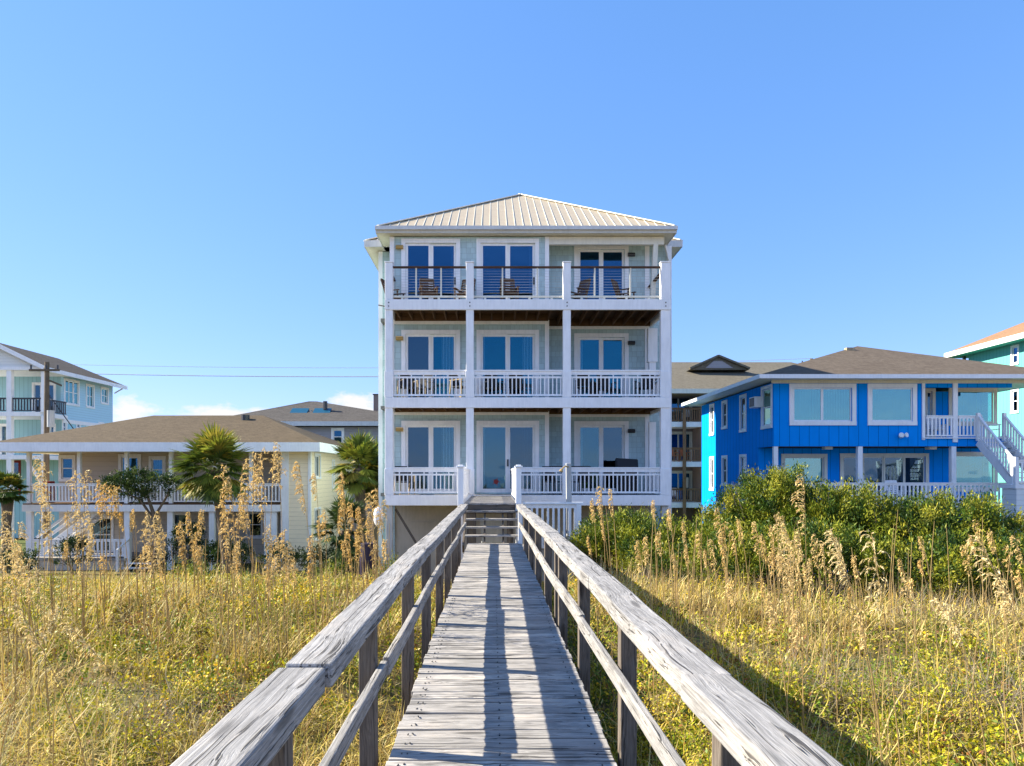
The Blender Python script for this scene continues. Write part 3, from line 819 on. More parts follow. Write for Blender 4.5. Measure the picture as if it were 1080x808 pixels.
# ================================================================== BOARDWALK
def boardwalk():
    B = thing('boardwalk', 'weathered grey timber boardwalk with handrails leading over the dune to the tall house', 'boardwalk', (0, 7, -0.5))
    d = MB(); y = -1.2; rr = random.Random(3)
    while y < 15.66:
        w = 0.140 + rr.uniform(-0.003, 0.003); tl = rr.uniform(-0.004, 0.004); zz = rr.uniform(-0.003, 0.003)
        l = -0.60 + 0.0015 * y + rr.uniform(-0.014, 0.008); r = 0.70 - 0.0035 * y + rr.uniform(-0.008, 0.014)
        sk = rr.uniform(-0.004, 0.004); r_ = rr.random()
        n = 8; vs = []; g = []; fs = []
        ph = rr.uniform(0, 6); cup = rr.uniform(0.0, 0.004)
        for k in range(n + 1):
            t = k / n; x = l + (r - l) * t; dz = zz + tl * (t - 0.5) + 0.0015 * math.sin(ph + 5 * t)
            for (dy, dzz, q) in ((0, -0.038, 0), (w, -0.038, 1), (w, cup, 1), (w * 0.5, -cup, .5), (0, cup, 0)):
                vs.append((x, y + dy + sk * (t - 0.5) * 2, dz + dzz)); g.append((t * (r - l), q * w, dzz))
        for k in range(n):
            o = 5 * k
            for q in range(5):
                p = (q + 1) % 5; fs.append((o + q, o + 5 + q, o + 5 + p, o + p))
        fs.append((0, 1, 2, 3, 4)); o = 5 * n; fs.append((o + 4, o + 3, o + 2, o + 1, o))
        d.add(vs, fs, r_, g)
        y += w + rr.choice((0.007, 0.010, 0.012, 0.009, 0.020))
    d.build('decking', M_WOOD, B, 0.004)
    nl = MB(); y = -1.1
    while y < 9:
        for x in (-0.52, -0.49, 0.04, 0.6):
            nl.tube([(x + rr.uniform(-.01, .01), y + rr.uniform(-.03, .03), 0.002), (x, y, 0.0045)], 0.0045, 6)
        y += 0.147
    nl.build('nail_heads', M_DARK, B)
    def LX(y): return -0.728 + 0.0015 * y
    def RX(y): return 0.815 - 0.0095 * y
    def rail(side, cuts, seed):
        rr = random.Random(seed); fx = LX if side < 0 else RX; wd = 0.184 if side < 0 else 0.180
        for a, b in zip(cuts, cuts[1:]):
            j = [rr.uniform(-0.012, 0.012) for _ in range(4)]; ph = rr.uniform(0, 6)
            mb = MB()
            mb.bar((fx(a) + j[0], a + 0.003, 0.822 + j[1] * 0.6), (fx(b) + j[2], b - 0.003, 0.822 + j[3] * 0.6), wd + rr.uniform(-0.006, 0.006), 0.096, rnd=rr.uniform(0, 0.5), segs=24,
                   wob=lambda t, ph=ph: (0.006 * math.sin(ph + 5 * t) + 0.002 * math.sin(17 * t + ph), 0.005 * math.sin(2 * ph + 4 * t)))
            mb.build('top_rail', M_RAIL, B, 0.009)
    rail(-1, (-1.0, 2.62, 6.5, 10.3, 13.4, 16.75), 4); rail(1, (-1.0, 2.5, 4.9, 8.6, 12.4, 16.75), 9)
    def mid(side, cuts, seed):
        rr = random.Random(seed)
        for a, b in zip(cuts, cuts[1:]):
            x0, x1 = (((-0.642, -0.642)) if side < 0 else (RX(a) - 0.07, RX(b) - 0.07)); ph = rr.uniform(0, 6)
            j = [rr.uniform(-0.012, 0.012) for _ in range(2)]
            mb = MB(); mb.bar((x0, a + 0.003, 0.445 + j[0]), (x1, b - 0.003, 0.445 + j[1]), 0.04, 0.088 if a < 4 else 0.11, rnd=rr.uniform(0, 0.5), segs=26,
                              wob=lambda t, ph=ph: (0.008 * math.sin(ph + 5 * t), 0.008 * math.sin(ph * 1.7 + 5 * t)))
            mb.build('mid_rail', M_RAIL, B, 0.006)
    mid(-1, (-1.0, 4.05, 8.2, 12.2, 15.7), 21); mid(1, (-1.0, 5.35, 9.6, 12.8, 15.7), 22)
    for y in (0.5, 2.25, 3.94, 5.7, 7.3, 9.0, 10.7, 12.4, 14.1):
        mb = MB(); mb.bar((-0.71, y, -1.1), (-0.71 + random.uniform(-.012, .012), y, 0.778), 0.095, 0.095, rnd=random.random() * 0.6); mb.build('post', M_POST, B, 0.006)
    for y in (0.5, 2.3, 3.98, 5.75, 7.35, 7.75, 9.1, 10.8, 12.5, 14.2):
        mb = MB(); mb.bar((RX(y) + 0.005, y, -1.1), (RX(y) + 0.005, y, 0.778), 0.095, 0.095, rnd=random.random() * 0.6); mb.build('post', M_POST, B, 0.006)
    for x in (-0.5, 0.05, 0.55): MB().box(x - 0.02, x + 0.02, -1.2, 15.6, -0.24, -0.045).build('joist', M_POST, B)
    return B


boardwalk()

# ================================================================== BLUE HOUSE (right)
def blue_house():
    H = thing('blue_house', 'bright blue two storey house with white trim and brown pyramid roof', 'house', (17, 34, -2.9))
    yf, yl, yk = 29.0, 30.65, 39.0
    XA, XB = 11.92, 22.05
    zu, ze = 3.13, 5.5
    s = yf / F_PX; sl = yl / F_PX
    FU = Fr(0, yf); FL = Fr(0, yl); LW = Fr(XA, 0, 0, -90)
    X = lambda p: (p - VPX) * s
    XLo = lambda p: (p - VPX) * sl
    Zu = lambda p: EYE + (HY - p) * s
    Zl = lambda p: EYE + (HY - p) * sl
    w = MB()
    o1 = (X(836.5), X(898.5), Zu(444.5), Zu(409)); o2 = (X(919), X(962.5), Zu(444.5), Zu(409))
    wall(w, FU, XA, X(972), 2.78, ze, 0.15, [o1, o2])
    w.fbox(FU, X(972), XB, -0.15, 0, 2.78, 3.10)                        # band under the open porch
    w.fbox(FU, X(972), XB, -0.15, 0, 5.28, ze)
    od = (XLo(976) + .05, XLo(983), 3.16, Zl(413)); ow = (XLo(1003.5), XLo(1048), 3.9, Zl(412))
    wall(w, FL, X(972) - 0.15, XB, 2.9, 5.3, 0.15, [od, ow])
    l1 = (XLo(827), XLo(869), 1.0, Zl(482)); l2 = (XLo(889), XLo(976), 0.35, Zl(481.5)); l3 = (XLo(1006.5), XLo(1048.5), 0.95, Zl(480))
    wall(w, FL, XA, XB, -2.9, 2.76, 0.15, [l1, l2, l3])
    # left wall: u = -y
    def Y(px): return XA * F_PX / (px - VPX)
    lo = []
    for a, b, z0, z1 in ((804.5, 813.5, 410, 449), (781.5, 786.5, 419, 453), (762.5, 766.5, 425, 450), (749.6, 752.8, 428.5, 457)):
        D = (Y(a) + Y(b)) / 2; lo.append((-Y(a), -Y(b), EYE + (HY - z1) * D / F_PX, EYE + (HY - z0) * D / F_PX))
    for a, b, z0, z1 in ((781.5, 786.5, 482, 502), (762.5, 766.5, 483, 510), (749.6, 752.8, 484, 515)):
        D = (Y(a) + Y(b)) / 2; lo.append((-Y(a), -Y(b), EYE + (HY - z1) * D / F_PX, EYE + (HY - z0) * D / F_PX))
    wall(w, LW, -yk, -yf - 0.152, 2.78, ze, 0.15, lo[:4])
    wall(w, LW, -yk, -yl - 0.152, -2.9, 2.778, 0.15, lo[4:])
    w.box(XB - 0.15, XB, yl + 0.152, yk, -2.9, ze); w.box(XA + 0.152, XB - 0.152, yk - 0.15, yk, -2.9, ze)
    w.box(X(972) - 0.15, X(972), yf + 0.152, yl - 0.002, 3.13, ze)
    w.build('wall', M_BLUE, H)
    fl = MB(); fl.box(XA + 0.16, XB - 0.16, yf + 0.155, yk - 0.16, 2.80, 2.9); fl.box(XA + 0.16, XB - 0.16, yl + 0.16, yk - 0.16, 0.15, 0.28); fl.box(XA + .16, XB - .16, 34, 34.1, 0.3, 5.4)
    fl.build('interior_floor', M_ROOM, H)
    window(H, FU, *o1, n=2, trim=0.17, pm=M_TEALG, curtain=[(o1[0] + .1, o1[1] - .1)])
    window(H, FU, *o2, n=1, trim=0.17, pm=M_TEALG, curtain=[(o2[0] + .1, o2[0] + .5)])
    window(H, FL, *od, n=1, trim=0.14, name='door', fm=M_CREAMW, pm=M_DARKG, sill=False)
    window(H, FL, *ow, n=1, trim=0.14, fm=M_CREAMW, pm=M_TEALG, curtain=[(ow[1] - .6, ow[1] - .1)])
    window(H, FL, *l1, n=1, trim=0.14, fm=M_CREAMW, pm=M_TEALG, curtain=[(l1[1] - .5, l1[1] - .05)])
    window(H, FL, *l2, n=4, trim=0.14, name='sliding_door', fm=M_CREAMW, pm=M_DARKG, sill=False, curtain=[(l2[0] + 1.3, l2[0] + 1.9)])
    window(H, FL, *l3, n=1, trim=0.14, fm=M_CREAMW, pm=M_TEALG, curtain=[(l3[1] - .6, l3[1] - .1)])
    for q in lo: window(H, LW, *q, n=1, rows=2, trim=0.13, pm=M_DARKG if q is not lo[0] else M_TEALG)
    # trims
    t = MB(); t.fbox(FU, XA - 0.1, XB + 0.9, 0.003, 0.04, ze - 0.05, ze + 0.18)
    t.build('frieze_board', M_CREAMW, H)
    MB().box(XA + 0.02, XA + 0.2, yf + 0.02, yf + 0.18, -0.0, 2.775).build('porch_post', M_WHITE, H)
    for px in (907.7, 1006.5): MB().box(X(px) - 0.1, X(px) + 0.1, yf + 0.02, yf + 0.2, 0.3, 2.775).build('porch_post', M_WHITE, H)
    MB().box(X(1006.8) - 0.1, X(1006.8) + 0.1, yf - 0.06, yf - 0.004, 2.95, 5.45).build('porch_post', M_WHITE, H)
    MB().box(X(972) + 0.0, X(972) + 0.12, yf - 0.05, yf - 0.004, 3.05, 5.45).build('porch_post', M_WHITE, H)
    # decks and rails
    d = MB(); d.box(X(972) + 0.002, XB, yf - 0.1, yl - 0.002, 3.103, 3.15); d.build('upper_deck', M_WHITE, H)
    d = MB(); d.box(XA, 22.6, 28.0, yl - 0.002, 0.18, 0.30); d.build('lower_deck', M_WHITE, H)
    for x in (12.0, 14.5, 17, 19.5, 22.4): MB().box(x - 0.1, x + 0.1, 28.05, 28.25, -2.9, 0.178).build('deck_pile', M_BLUE, H)
    railing(H, FU, X(973) + .12, X(1004.5), 3.13, w=0.05, mid=False, pitch=0.17, bal=0.07, top=0.08)
    railing(H, FU, X(1009.5), X(1029), 3.13, w=0.05, mid=False, pitch=0.17, bal=0.07, top=0.08)
    FD = Fr(0, 28.08)
    for a, b in ((12.0, 15.2), (15.2, 18.9), (18.9, 21.9)): railing(H, FD, a, b, 0.3, mid=False, pitch=0.17, bal=0.07, top=0.08)
    # outside stair, from the upper deck down to a landing nearer the dune
    xa_, xb_, ya_, yz_, za_, zb_ = 20.5, 21.6, 28.85, 26.9, 3.1, 1.2
    for k in range(9):
        u = k / 9; y = ya_ + (yz_ - ya_) * u
        MB().box(xa_ + .04, xb_ - .04, y - .25, y, za_ - (za_ - zb_) * (u + .08) - .04, za_ - (za_ - zb_) * (u + .08)).build('stair_tread', M_GREYPOLE, H)
    MB().box(19.9, 23.4, 26.0, yz_ - .003, zb_ - .15, zb_).build('stair_landing', M_WHITE, H)
    MB().box(19.95, 23.4, 26.02, 26.7, -2.9, zb_ - .153).build('siding_box', M_LAPW, H)
    for x in (xa_, xb_):
        MB().bar((x, ya_, za_ - .14), (x, yz_, zb_ - .02), .05, .34).build('stringer', M_WHITE, H)
        rl = MB(); rl.bar((x, ya_, za_ + .98), (x, yz_, zb_ + .98), .09, .06); rl.bar((x, ya_, za_ + .2), (x, yz_, zb_ + .2), .05, .06)
        for k in range(13):
            u = (k + .5) / 13; y = ya_ + (yz_ - ya_) * u; z = za_ + (zb_ - za_) * u
            rl.box(x - .02, x + .02, y - .035, y + .035, z + .2, z + .95)
        rl.box(x - .06, x + .06, ya_ - .06, ya_ + .06, za_ - .1, za_ + 1.08); rl.box(x - .06, x + .06, yz_ - .06, yz_ + .06, zb_ + .002, zb_ + 1.08)
        rl.build('stair_railing', M_WHITE, H)
    railing(H, Fr(0, 26.06), 19.97, 23.3, zb_, mid=False, pitch=.15, bal=.07, top=.08)
    MB().box(19.9, 20.02, 26.0, 26.12, zb_ + .002, zb_ + 1.05).build('landing_post', M_WHITE, H)
    ls = MB()
    ls.bar((19.2, 27.3, -0.9), (20.9, 27.3, 0.75), 0.09, 0.07); ls.bar((19.2, 27.3, -1.6), (20.9, 27.3, 0.05), 0.06, 0.2)
    for k in range(11): x = 19.25 + k * 0.16; z = -0.87 + k * 0.155; ls.box(x - .035, x + .035, 27.28, 27.32, z - .68, z)
    ls.build('stair_railing', M_WHITE, H)
    hip_roof(H, 11.05, 24.4, 28.25, 39.9, 5.72, 2.25, M_BROWNG, ridge=((18.15, 34.0), (18.25, 34.1)), fascia=M_WHITE, fh=0.16, soff=M_CREAMW)
    MB().box(17.1, 17.5, 33.0, 33.25, 7.2, 7.72).build('roof_vent', M_PALEW, H)
    f = MB(); f.tube([(X(950), yf - 0.003, Zu(460)), (X(950), yf - 0.12, Zu(459.5))], 0.09, 10)
    for dx in (-0.11, 0.12): f.tube([(X(950) + dx * .5, yf - 0.1, Zu(459.5)), (X(950) + dx, yf - 0.24, Zu(459))], [0.05, 0.1], 10)
    f.build('flood_light', M_WHITE, H)
    for px in (878, 989):
        MB().box(X(px) - 0.16, X(px) + 0.16, yf + 0.3, yf + 0.6, 2.66, 2.778).build('porch_lamp', M_CREAMW, H)
    ac = MB(); D = 11.92 * F_PX / 282; ac.box(XA - 0.38, XA - 0.003, D - 0.33, D + 0.33, EYE + (HY - 430) * D / F_PX, EYE + (HY - 419) * D / F_PX); ac.build('window_air_conditioner', M_WHITE, H, 0.01)
    MB().fbox(LW, -D - 0.27, -D + 0.27, 0.385, 0.392, EYE + (HY - 429) * D / F_PX, EYE + (HY - 420) * D / F_PX).build('grille', M_DARK, H)
    G = 'white chairs on the blue house porches'
    a = rocker('slatted_chair', 'white slatted chair at the stair end of the upper blue porch', M_WHITE, (X(1056), 29.5, 3.15), 0.9, G)
    for px, y, z, rz, lb in ((987, 29.6, 3.15, -0.2, 'white slatted chair behind the upper railing beside the blue door'),
                             (945, 29.4, 0.30, 0.0, 'white slatted chair before the sliding door of the lower blue porch'),
                             (922, 29.3, 0.30, 0.5, 'white slatted chair at the left side of the lower sliding door')):
        c = copy_tree(a); c.location = ((px - VPX) * y / F_PX, y, z); c.rotation_euler.z = rz; c['label'] = lb


M_BROWNG = mat_shingle('brown_grey_roof_shingle', (0.11, 0.085, 0.064), (0.155, 0.125, 0.095))
blue_house()


# ================================================================== CREAM HOUSE (left)
def cream_house():
    H = thing('cream_house', 'low cream two storey house with white porch railings and brown hip roof', 'house', (-15, 36, -3.1))
    yp, yb = 32.5, 35.0
    sp, sb = yp / F_PX, yb / F_PX
    XP = lambda p: (p - VPX) * sp
    XB_ = lambda p: (p - VPX) * sb
    ZB = lambda p: EYE + (HY - p) * sb
    L, Rt, WX = XP(27), -8.7, XP(297)
    zf, zl, zt = 0.2, -2.4, 2.75
    FB = Fr(0, yb); FP = Fr(0, yp); FR = Fr(Rt, 0, 0, 90)
    w = MB()
    ups = [(XB_(65), XB_(77), ZB(505), ZB(483)), (XB_(128), XB_(146), 0.22, ZB(482)), (XB_(160), XB_(172), ZB(507), ZB(484))]
    lows = [(XB_(183), XB_(198), ZB(565), ZB(542)), (XB_(262), XB_(276), ZB(566), ZB(541)), (XB_(95), XB_(118), -2.38, ZB(546))]
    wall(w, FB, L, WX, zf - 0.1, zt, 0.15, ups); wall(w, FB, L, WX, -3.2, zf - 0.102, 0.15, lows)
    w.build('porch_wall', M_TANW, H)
    w = MB()
    wr = [(33.3, 34.3, ZB(504) + 0.05, ZB(479) - 0.1), (33.3, 34.3, -1.6, -0.15), (36.9, 37.3, 0.9, 2.3)]
    wall(w, Fr(0, yp), WX, Rt, -3.2, zt, 0.15); wall(w, FR, yp + 0.152, 37.6, -3.2, zt, 0.15, wr)
    w.box(WX, WX + 0.15, yp + 0.152, yb - 0.002, -3.2, zt); w.box(L, L + 0.15, yb + 0.152, 42, -3.2, zt); w.box(L + 0.152, Rt - 0.152, 42, 42.15, -3.2, zt); w.box(Rt - 0.15, Rt, 37.602, 42, -3.2, zt)
    w.build('wall', M_CREAMS, H)
    MB().box(L + 0.2, Rt - 0.2, 38, 38.1, -3, 2.7).build('interior_partition', M_ROOM, H)
    t = MB(); t.box(Rt - 0.1, Rt + 0.03, yp - 0.03, yp - 0.003, -3.1, zt); t.box(Rt + 0.003, Rt + 0.03, yp, yp + 0.12, -3.1, zt); t.box(WX - 0.03, WX + 0.35, yp - 0.04, yp - 0.003, -3.1, zt)
    t.build('corner_trim', M_WHITE, H)
    for q in ups: window(H, FB, *q, n=1, rows=2 if q is not ups[1] else 1, trim=0.14, fm=M_WHITE, pm=M_GLASS, curtain=[(q[0] + .1, q[1] - .15)] if q is ups[2] else None)
    for q in lows: window(H, FB, *q, n=1, rows=2, trim=0.1, pm=M_DARKG)
    for q in wr: window(H, FR, *q, n=2 if q is not wr[2] else 1, trim=0.1, pm=M_DARKG)
    d = MB(); d.box(L - 0.1, WX - 0.04, yp - 0.05, yb - 0.002, zf - 0.12, zf); d.build('upper_floor', M_JOIST, H)
    d = MB(); d.box(L - 0.12, WX - 0.035, yp - 0.09, yp - 0.053, zf - 0.38, zf - 0.06); d.build('deck_fascia', M_WHITE, H)
    d = MB(); d.box(L - 0.1, XP(134), yp - 0.05, yb - 0.002, zl - 0.12, zl); d.build('lower_floor', M_WOOD, H)
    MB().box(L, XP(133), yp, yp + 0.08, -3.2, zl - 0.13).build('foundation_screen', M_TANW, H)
    ups_ = [27.5, 80.5, 130.5, 177.5, 224, 262]
    for px in ups_:
        x = XP(px) + 0.1
        m = MB(); m.box(x - 0.08, x + 0.08, yp, yp + 0.16, zf + 0.002, zt); m.build('porch_post', M_WHITE, H)
    for px in (29, 132.5, 178, 222, 284):
        x = XP(px) + 0.05; wd = 0.13 if px < 280 else 0.3
        m = MB(); m.box(x - wd, x + wd, yp, yp + 0.2, -3.1, zf - 0.122); m.build('porch_post', M_WHITE, H)
    for a, b in zip(ups_, ups_[1:] + [296]):
        railing(H, FP, XP(a) + 0.2, XP(b), zf, w=-0.06, mid=False, pitch=0.16, bal=0.06, top=0.08)
    railing(H, FP, XP(32), XP(78), zl, w=-0.06, h=0.9, mid=False, pitch=0.2, bal=0.09, top=0.08); railing(H, FP, XP(78), XP(131), zl, w=-0.06, h=0.9, mid=False, pitch=0.2, bal=0.09, top=0.08)
    s = MB(); x0, x1 = XP(52) - 1.2, XP(84) + 0.3
    for y in (33.4, 34.3):
        s.bar((x0, y, zl), (x1 + .6, y, zf), 0.06, 0.28); s.bar((x0, y, zl + 0.9), (x1 + .6, y, zf + 0.9), 0.08, 0.12); s.bar((x0, y, zl + 0.5), (x1 + .6, y, zf + 0.5), 0.05, 0.1)
    for k in range(11): u = (k + .5) / 11; s.box(x0 + (x1 + .6 - x0) * u - .12, x0 + (x1 + .6 - x0) * u + .12, 33.43, 34.27, zl + (zf - zl) * u - .03, zl + (zf - zl) * u)
    s.build('porch_stair', M_WHITE, H)
    s = MB()
    for k in range(3): s.box(XP(136), XP(168), yp - 0.3 - 0.3 * k, yp - 0.02 - 0.3 * k, -2.6 - 0.18 * k - .05, -2.6 - 0.18 * k)
    s.bar((XP(136), yp - 1, -1.9), (XP(136), yp, -1.5), .08, .08); s.box(XP(136) - .05, XP(136) + .05, yp - 1.05, yp - .95, -3.2, -1.88)
    s.build('front_step', M_WHITE, H)
    hip_roof(H, -23.3, -8.05, 31.6, 43.2, 3.06, 1.75, M_BROWNR, ridge=((-18.6, 37.4), (-12.6, 37.4)), fascia=M_WHITE, fh=0.42, soff=M_CREAMW)
    v = MB(); v.tube([(-13.2, 36.4, 4.2), (-13.2, 36.4, 4.75)], 0.22, 10); v.build('roof_vent', M_DARK, H)
    tag(MB().box(XP(38) - .15, XP(38) + .2, 33.2, 33.6, zf + 0.005, zf + 1.05).build('red_cooler', M_RED, None, 0.02), 'red box on the upper porch of the cream house behind its left railing', 'box')
    G = 'chairs under the cream house'
    a = deck_chair('dark chair under the cream porch beside the front steps', M_DARK, M_BLACK, (XP(150), 33.6, -2.95), 0.3, G)


cream_house()


# ================================================================== HOUSES FARTHER BACK
def pale_house():
    H = thing('pale_blue_house', 'pale blue three storey gabled house with white porches beyond the utility pole', 'house', (-33, 49, -2.9))
    yf, yb, ye = 45.0, 48.0, 54.3
    XR, XL = -30.25, -37.0
    z2, z3, zc = 2.85, 5.7, 8.55
    FB = Fr(0, yb); FR = Fr(XR, 0, 0, 90); FF = Fr(0, yf)
    def Y(px): return XR * F_PX / (px - VPX)
    rws = []
    for a, b, p0, p1, n in ((68.5, 82.5, 426, 402, 3), (91.5, 98.5, 429, 407, 2), (107, 113.5, 425, 410, 2), (66.5, 69.5, 456, 445, 1), (81.2, 84, 456, 446, 1), (104.5, 108.5, 452, 447, 1)):
        D = (Y(a) + Y(b)) / 2; rws.append((Y(a), Y(b), EYE + (HY - p1) * D / F_PX, EYE + (HY - p0) * D / F_PX, n))
    rws = [(a, b, min(c, d), max(c, d), n) for a, b, c, d, n in rws]
    zm = 5.35
    w = MB(); wall(w, FR, yb, ye, zm, 8.6, 0.15, [q[:4] for q in rws[:3]]); w.box(XL, XR - 0.152, ye - .15, ye, -2.9, 8.6); w.box(XL, XL + .15, yb + .15, ye - .152, -2.9, 8.6); w.build('wall', M_PBLUE, H)
    w = MB(); wall(w, FR, yb, ye, -2.9, zm - 0.002, 0.15, [q[:4] for q in rws[3:]]); w.build('lower_wall', M_PBATT, H)
    MB().fbox(FR, yb, ye + 0.02, 0.003, 0.05, zm - 0.15, zm + 0.12).build('belt_board', M_WHITE, H)
    w = MB()
    sb = yb / F_PX
    ds = [((36 - VPX) * sb, (43 - VPX) * sb, z3 + 0.1, 7.9), ((50 - VPX) * sb, (57 - VPX) * sb, z3 + 0.1, 7.9), ((1 - VPX) * sb, (7 - VPX) * sb, z2 + .05, 5.0), ((12 - VPX) * sb, (20 - VPX) * sb, z2 - 2.7, z2 - 0.2 - .2), ((53 - VPX) * sb, (57 - VPX) * sb, z2 + .1, 5.0)]
    wall(w, FB, XL + .152, XR - .152, -2.9, 8.6, 0.15, ds); w.build('porch_wall', M_PTEAL, H)
    for i, q in enumerate(ds): window(H, FB, *q, n=1, rows=2 if i < 2 else 1, trim=0.14, name='door', fm=M_RED if i == 3 else M_WHITE, pm=M_DARKG, sill=False)
    for q in rws: window(H, FR, *q[:4], n=q[4], rows=2, trim=0.12, pm=M_TEALG if q[4] > 1 else M_DARKG)
    MB().box(XL + .2, XR - .2, 51, 51.1, -2.5, 8.4).build('interior_partition', M_ROOM, H)
    d = MB()
    for z in (z2, z3): d.box(XL, -29.9, yf, yb - .002, z - 0.28, z)
    d.box(XL, -29.7, yf - 0.05, yb - .002, zc - 0.1, zc + 0.12)
    d.build('porch_floor', M_WHITE, H)
    for px in (-60, 9, 45.5):
        x = (px - VPX) * yf / F_PX
        for za_, zb_ in ((-2.9, z2 - .282), (z2 + .002, z3 - .282), (z3 + .002, zc - .102)): MB().box(x - .16, x + .16, yf + .02, yf + .3, za_, zb_).build('porch_post', M_WHITE, H)
    m = MB(); x = (45.5 - VPX) * yf / F_PX
    m.bar((x - .1, yf + .16, z2 - 2), (x - 1.2, yf + .16, z2 - .3), .14, .14); m.build('post_brace', M_WHITE, H)
    railing(H, FF, XL, -29.9, z3, w=-0.15, h=0.95, mid=False, pitch=0.2, bal=0.09, mat=M_DARK, top=0.06)
    railing(H, Fr(-29.95, 0, 0, 90), yf + .3, yb - .1, z3, h=0.95, mid=False, pitch=0.2, bal=0.09, mat=M_DARK, top=0.06)
    # gable roof, ridge along y
    xr, xa, xl = -29.35, -32.9, -36.45; za, zev = 10.35, 8.62
    r = MB(); th = 0.18
    for (x0, x1) in ((xr, xa), (xl, xa)):
        p = [(x0, yf - .35, zev), (xa, yf - .35, za), (xa, ye - 2.6, za), (x0, ye + .4, zev)]
        vs = p + [(a, b, c - th) for a, b, c in p]
        r.add(vs, [(0, 1, 2, 3), (7, 6, 5, 4), (0, 4, 5, 1), (2, 6, 7, 3), (3, 7, 4, 0)], 0.5)
    p = [(xr, ye + .4, zev), (xa, ye - 2.6, za), (xl, ye + .4, zev)]
    r.add(p, [(0, 2, 1)], 0.5)
    ro = r.build('roof', M_BROWNG, H)
    f = MB()
    for x0 in (xr, xl): f.bar((x0, yf - .4, zev - .08), (xa, yf - .4, za - .08), .06, .26)
    f.box(xr + .003, xr + .06, yf - .35, ye + .4, zev - .26, zev + .01)
    f.build('fascia', M_WHITE, ro)
    MB().add([(xr - .2, yf + .05, zev - .1), (xl + .2, yf + .05, zev - .1), (xa, yf + .05, za - .22), (xr - .2, yf + .2, zev - .1), (xl + .2, yf + .2, zev - .1), (xa, yf + .2, za - .22)],
             [(0, 2, 1), (3, 4, 5), (0, 1, 4, 3), (1, 2, 5, 4), (2, 0, 3, 5)]).build('gable', M_LAPW, H)
    MB().bar((xr + .05, ye + .3, zev), (XR + .1, ye + .05, zev - .6), .09, .09).build('downspout', M_WHITE, H)


pale_house()


def simple_house(name, label, x0, x1, y0, y1, zt, ze, rise, ridge, wm, rm, wins, extra=None, over=0.6):
    H = thing(name, label, 'house', ((x0 + x1) / 2, (y0 + y1) / 2, -3.0))
    F = Fr(0, y0); w = MB()
    wall(w, F, x0, x1, -3.0, zt, 0.15, wins)
    w.box(x0, x0 + .15, y0 + .152, y1, -3, zt); w.box(x1 - .15, x1, y0 + .152, y1, -3, zt); w.box(x0 + .152, x1 - .152, y1 - .15, y1, -3, zt)
    w.build('wall', wm, H)
    MB().box(x0 + .2, x1 - .2, y0 + 2.5, y0 + 2.6, -2.9, zt - .1).build('interior_partition', M_ROOM, H)
    for q in wins: window(H, F, *q, n=1, rows=2, trim=0.14)
    r = hip_roof(H, x0 - over, x1 + over, y0 - over, y1 + over, ze, rise, rm, ridge=ridge, fascia=M_GUT, fh=0.3, soff=M_GREYPOLE)
    if extra: extra(H, r)
    return H


def gex(H, r):
    for px, nm in ((315, 0), (339, 0)):
        D = 49.6; x = PX(px, D); z = PZ(437, D)
        m = MB(); m.hexa([(x - .62, D - .55, z - .38), (x + .62, D - .55, z - .38), (x + .62, D + .55, z + .30), (x - .62, D + .55, z + .30), (x - .62, D - .55, z - .18), (x + .62, D - .55, z - .18), (x + .62, D + .55, z + .50), (x - .62, D + .55, z + .50)])
        m.build('skylight', M_SKYL, r)
    for px, py in ((302, 438), (328, 435), (349, 438), (343, 425)):
        D = 50; x = PX(px, D); z = PZ(py, D)
        MB().tube([(x, D, z - .5), (x, D, z + .12)], 0.13 if py > 430 else 0.16, 8).build('roof_vent', M_GREYPOLE if py > 430 else M_DARK, r)


t_ = NT('blue_skylight'); t_.bsdf((0.02, 0.09, 0.15), 0.25, None, 0.2); M_SKYL = t_.m
D = 48.0
simple_house('grey_house', 'grey house with two skylights in its roof rising behind the cream house', PX(225, D), PX(455, D), D, 58, 4.9, 5.25, 1.95, ((PX(326, 52.5), 52.5), (PX(334, 52.5), 52.6)), M_GREYW, M_GREYR,
             [(PX(351.5, D), PX(361, D), PZ(468, D), PZ(453.5, D))], gex)
D = 62.0


def chim(H, r):
    D = 66; x = PX(398.5, D)
    MB().box(x - .35, x + .35, D - .4, D + .4, PZ(440, D), PZ(417, D)).build('chimney', M_BROWNW, r)
    MB().box(x - .42, x + .42, D - .47, D + .47, PZ(417, D) + .002, PZ(416, D)).build('chimney_cap', M_DARK, r)


simple_house('slate_house', 'distant house with dark slate roof and chimney just left of the tall house', PX(385, D), PX(440, D), D, 72, 5.9, 6.3, 2.1, None, M_GREYW, M_GREYR, [], chim)


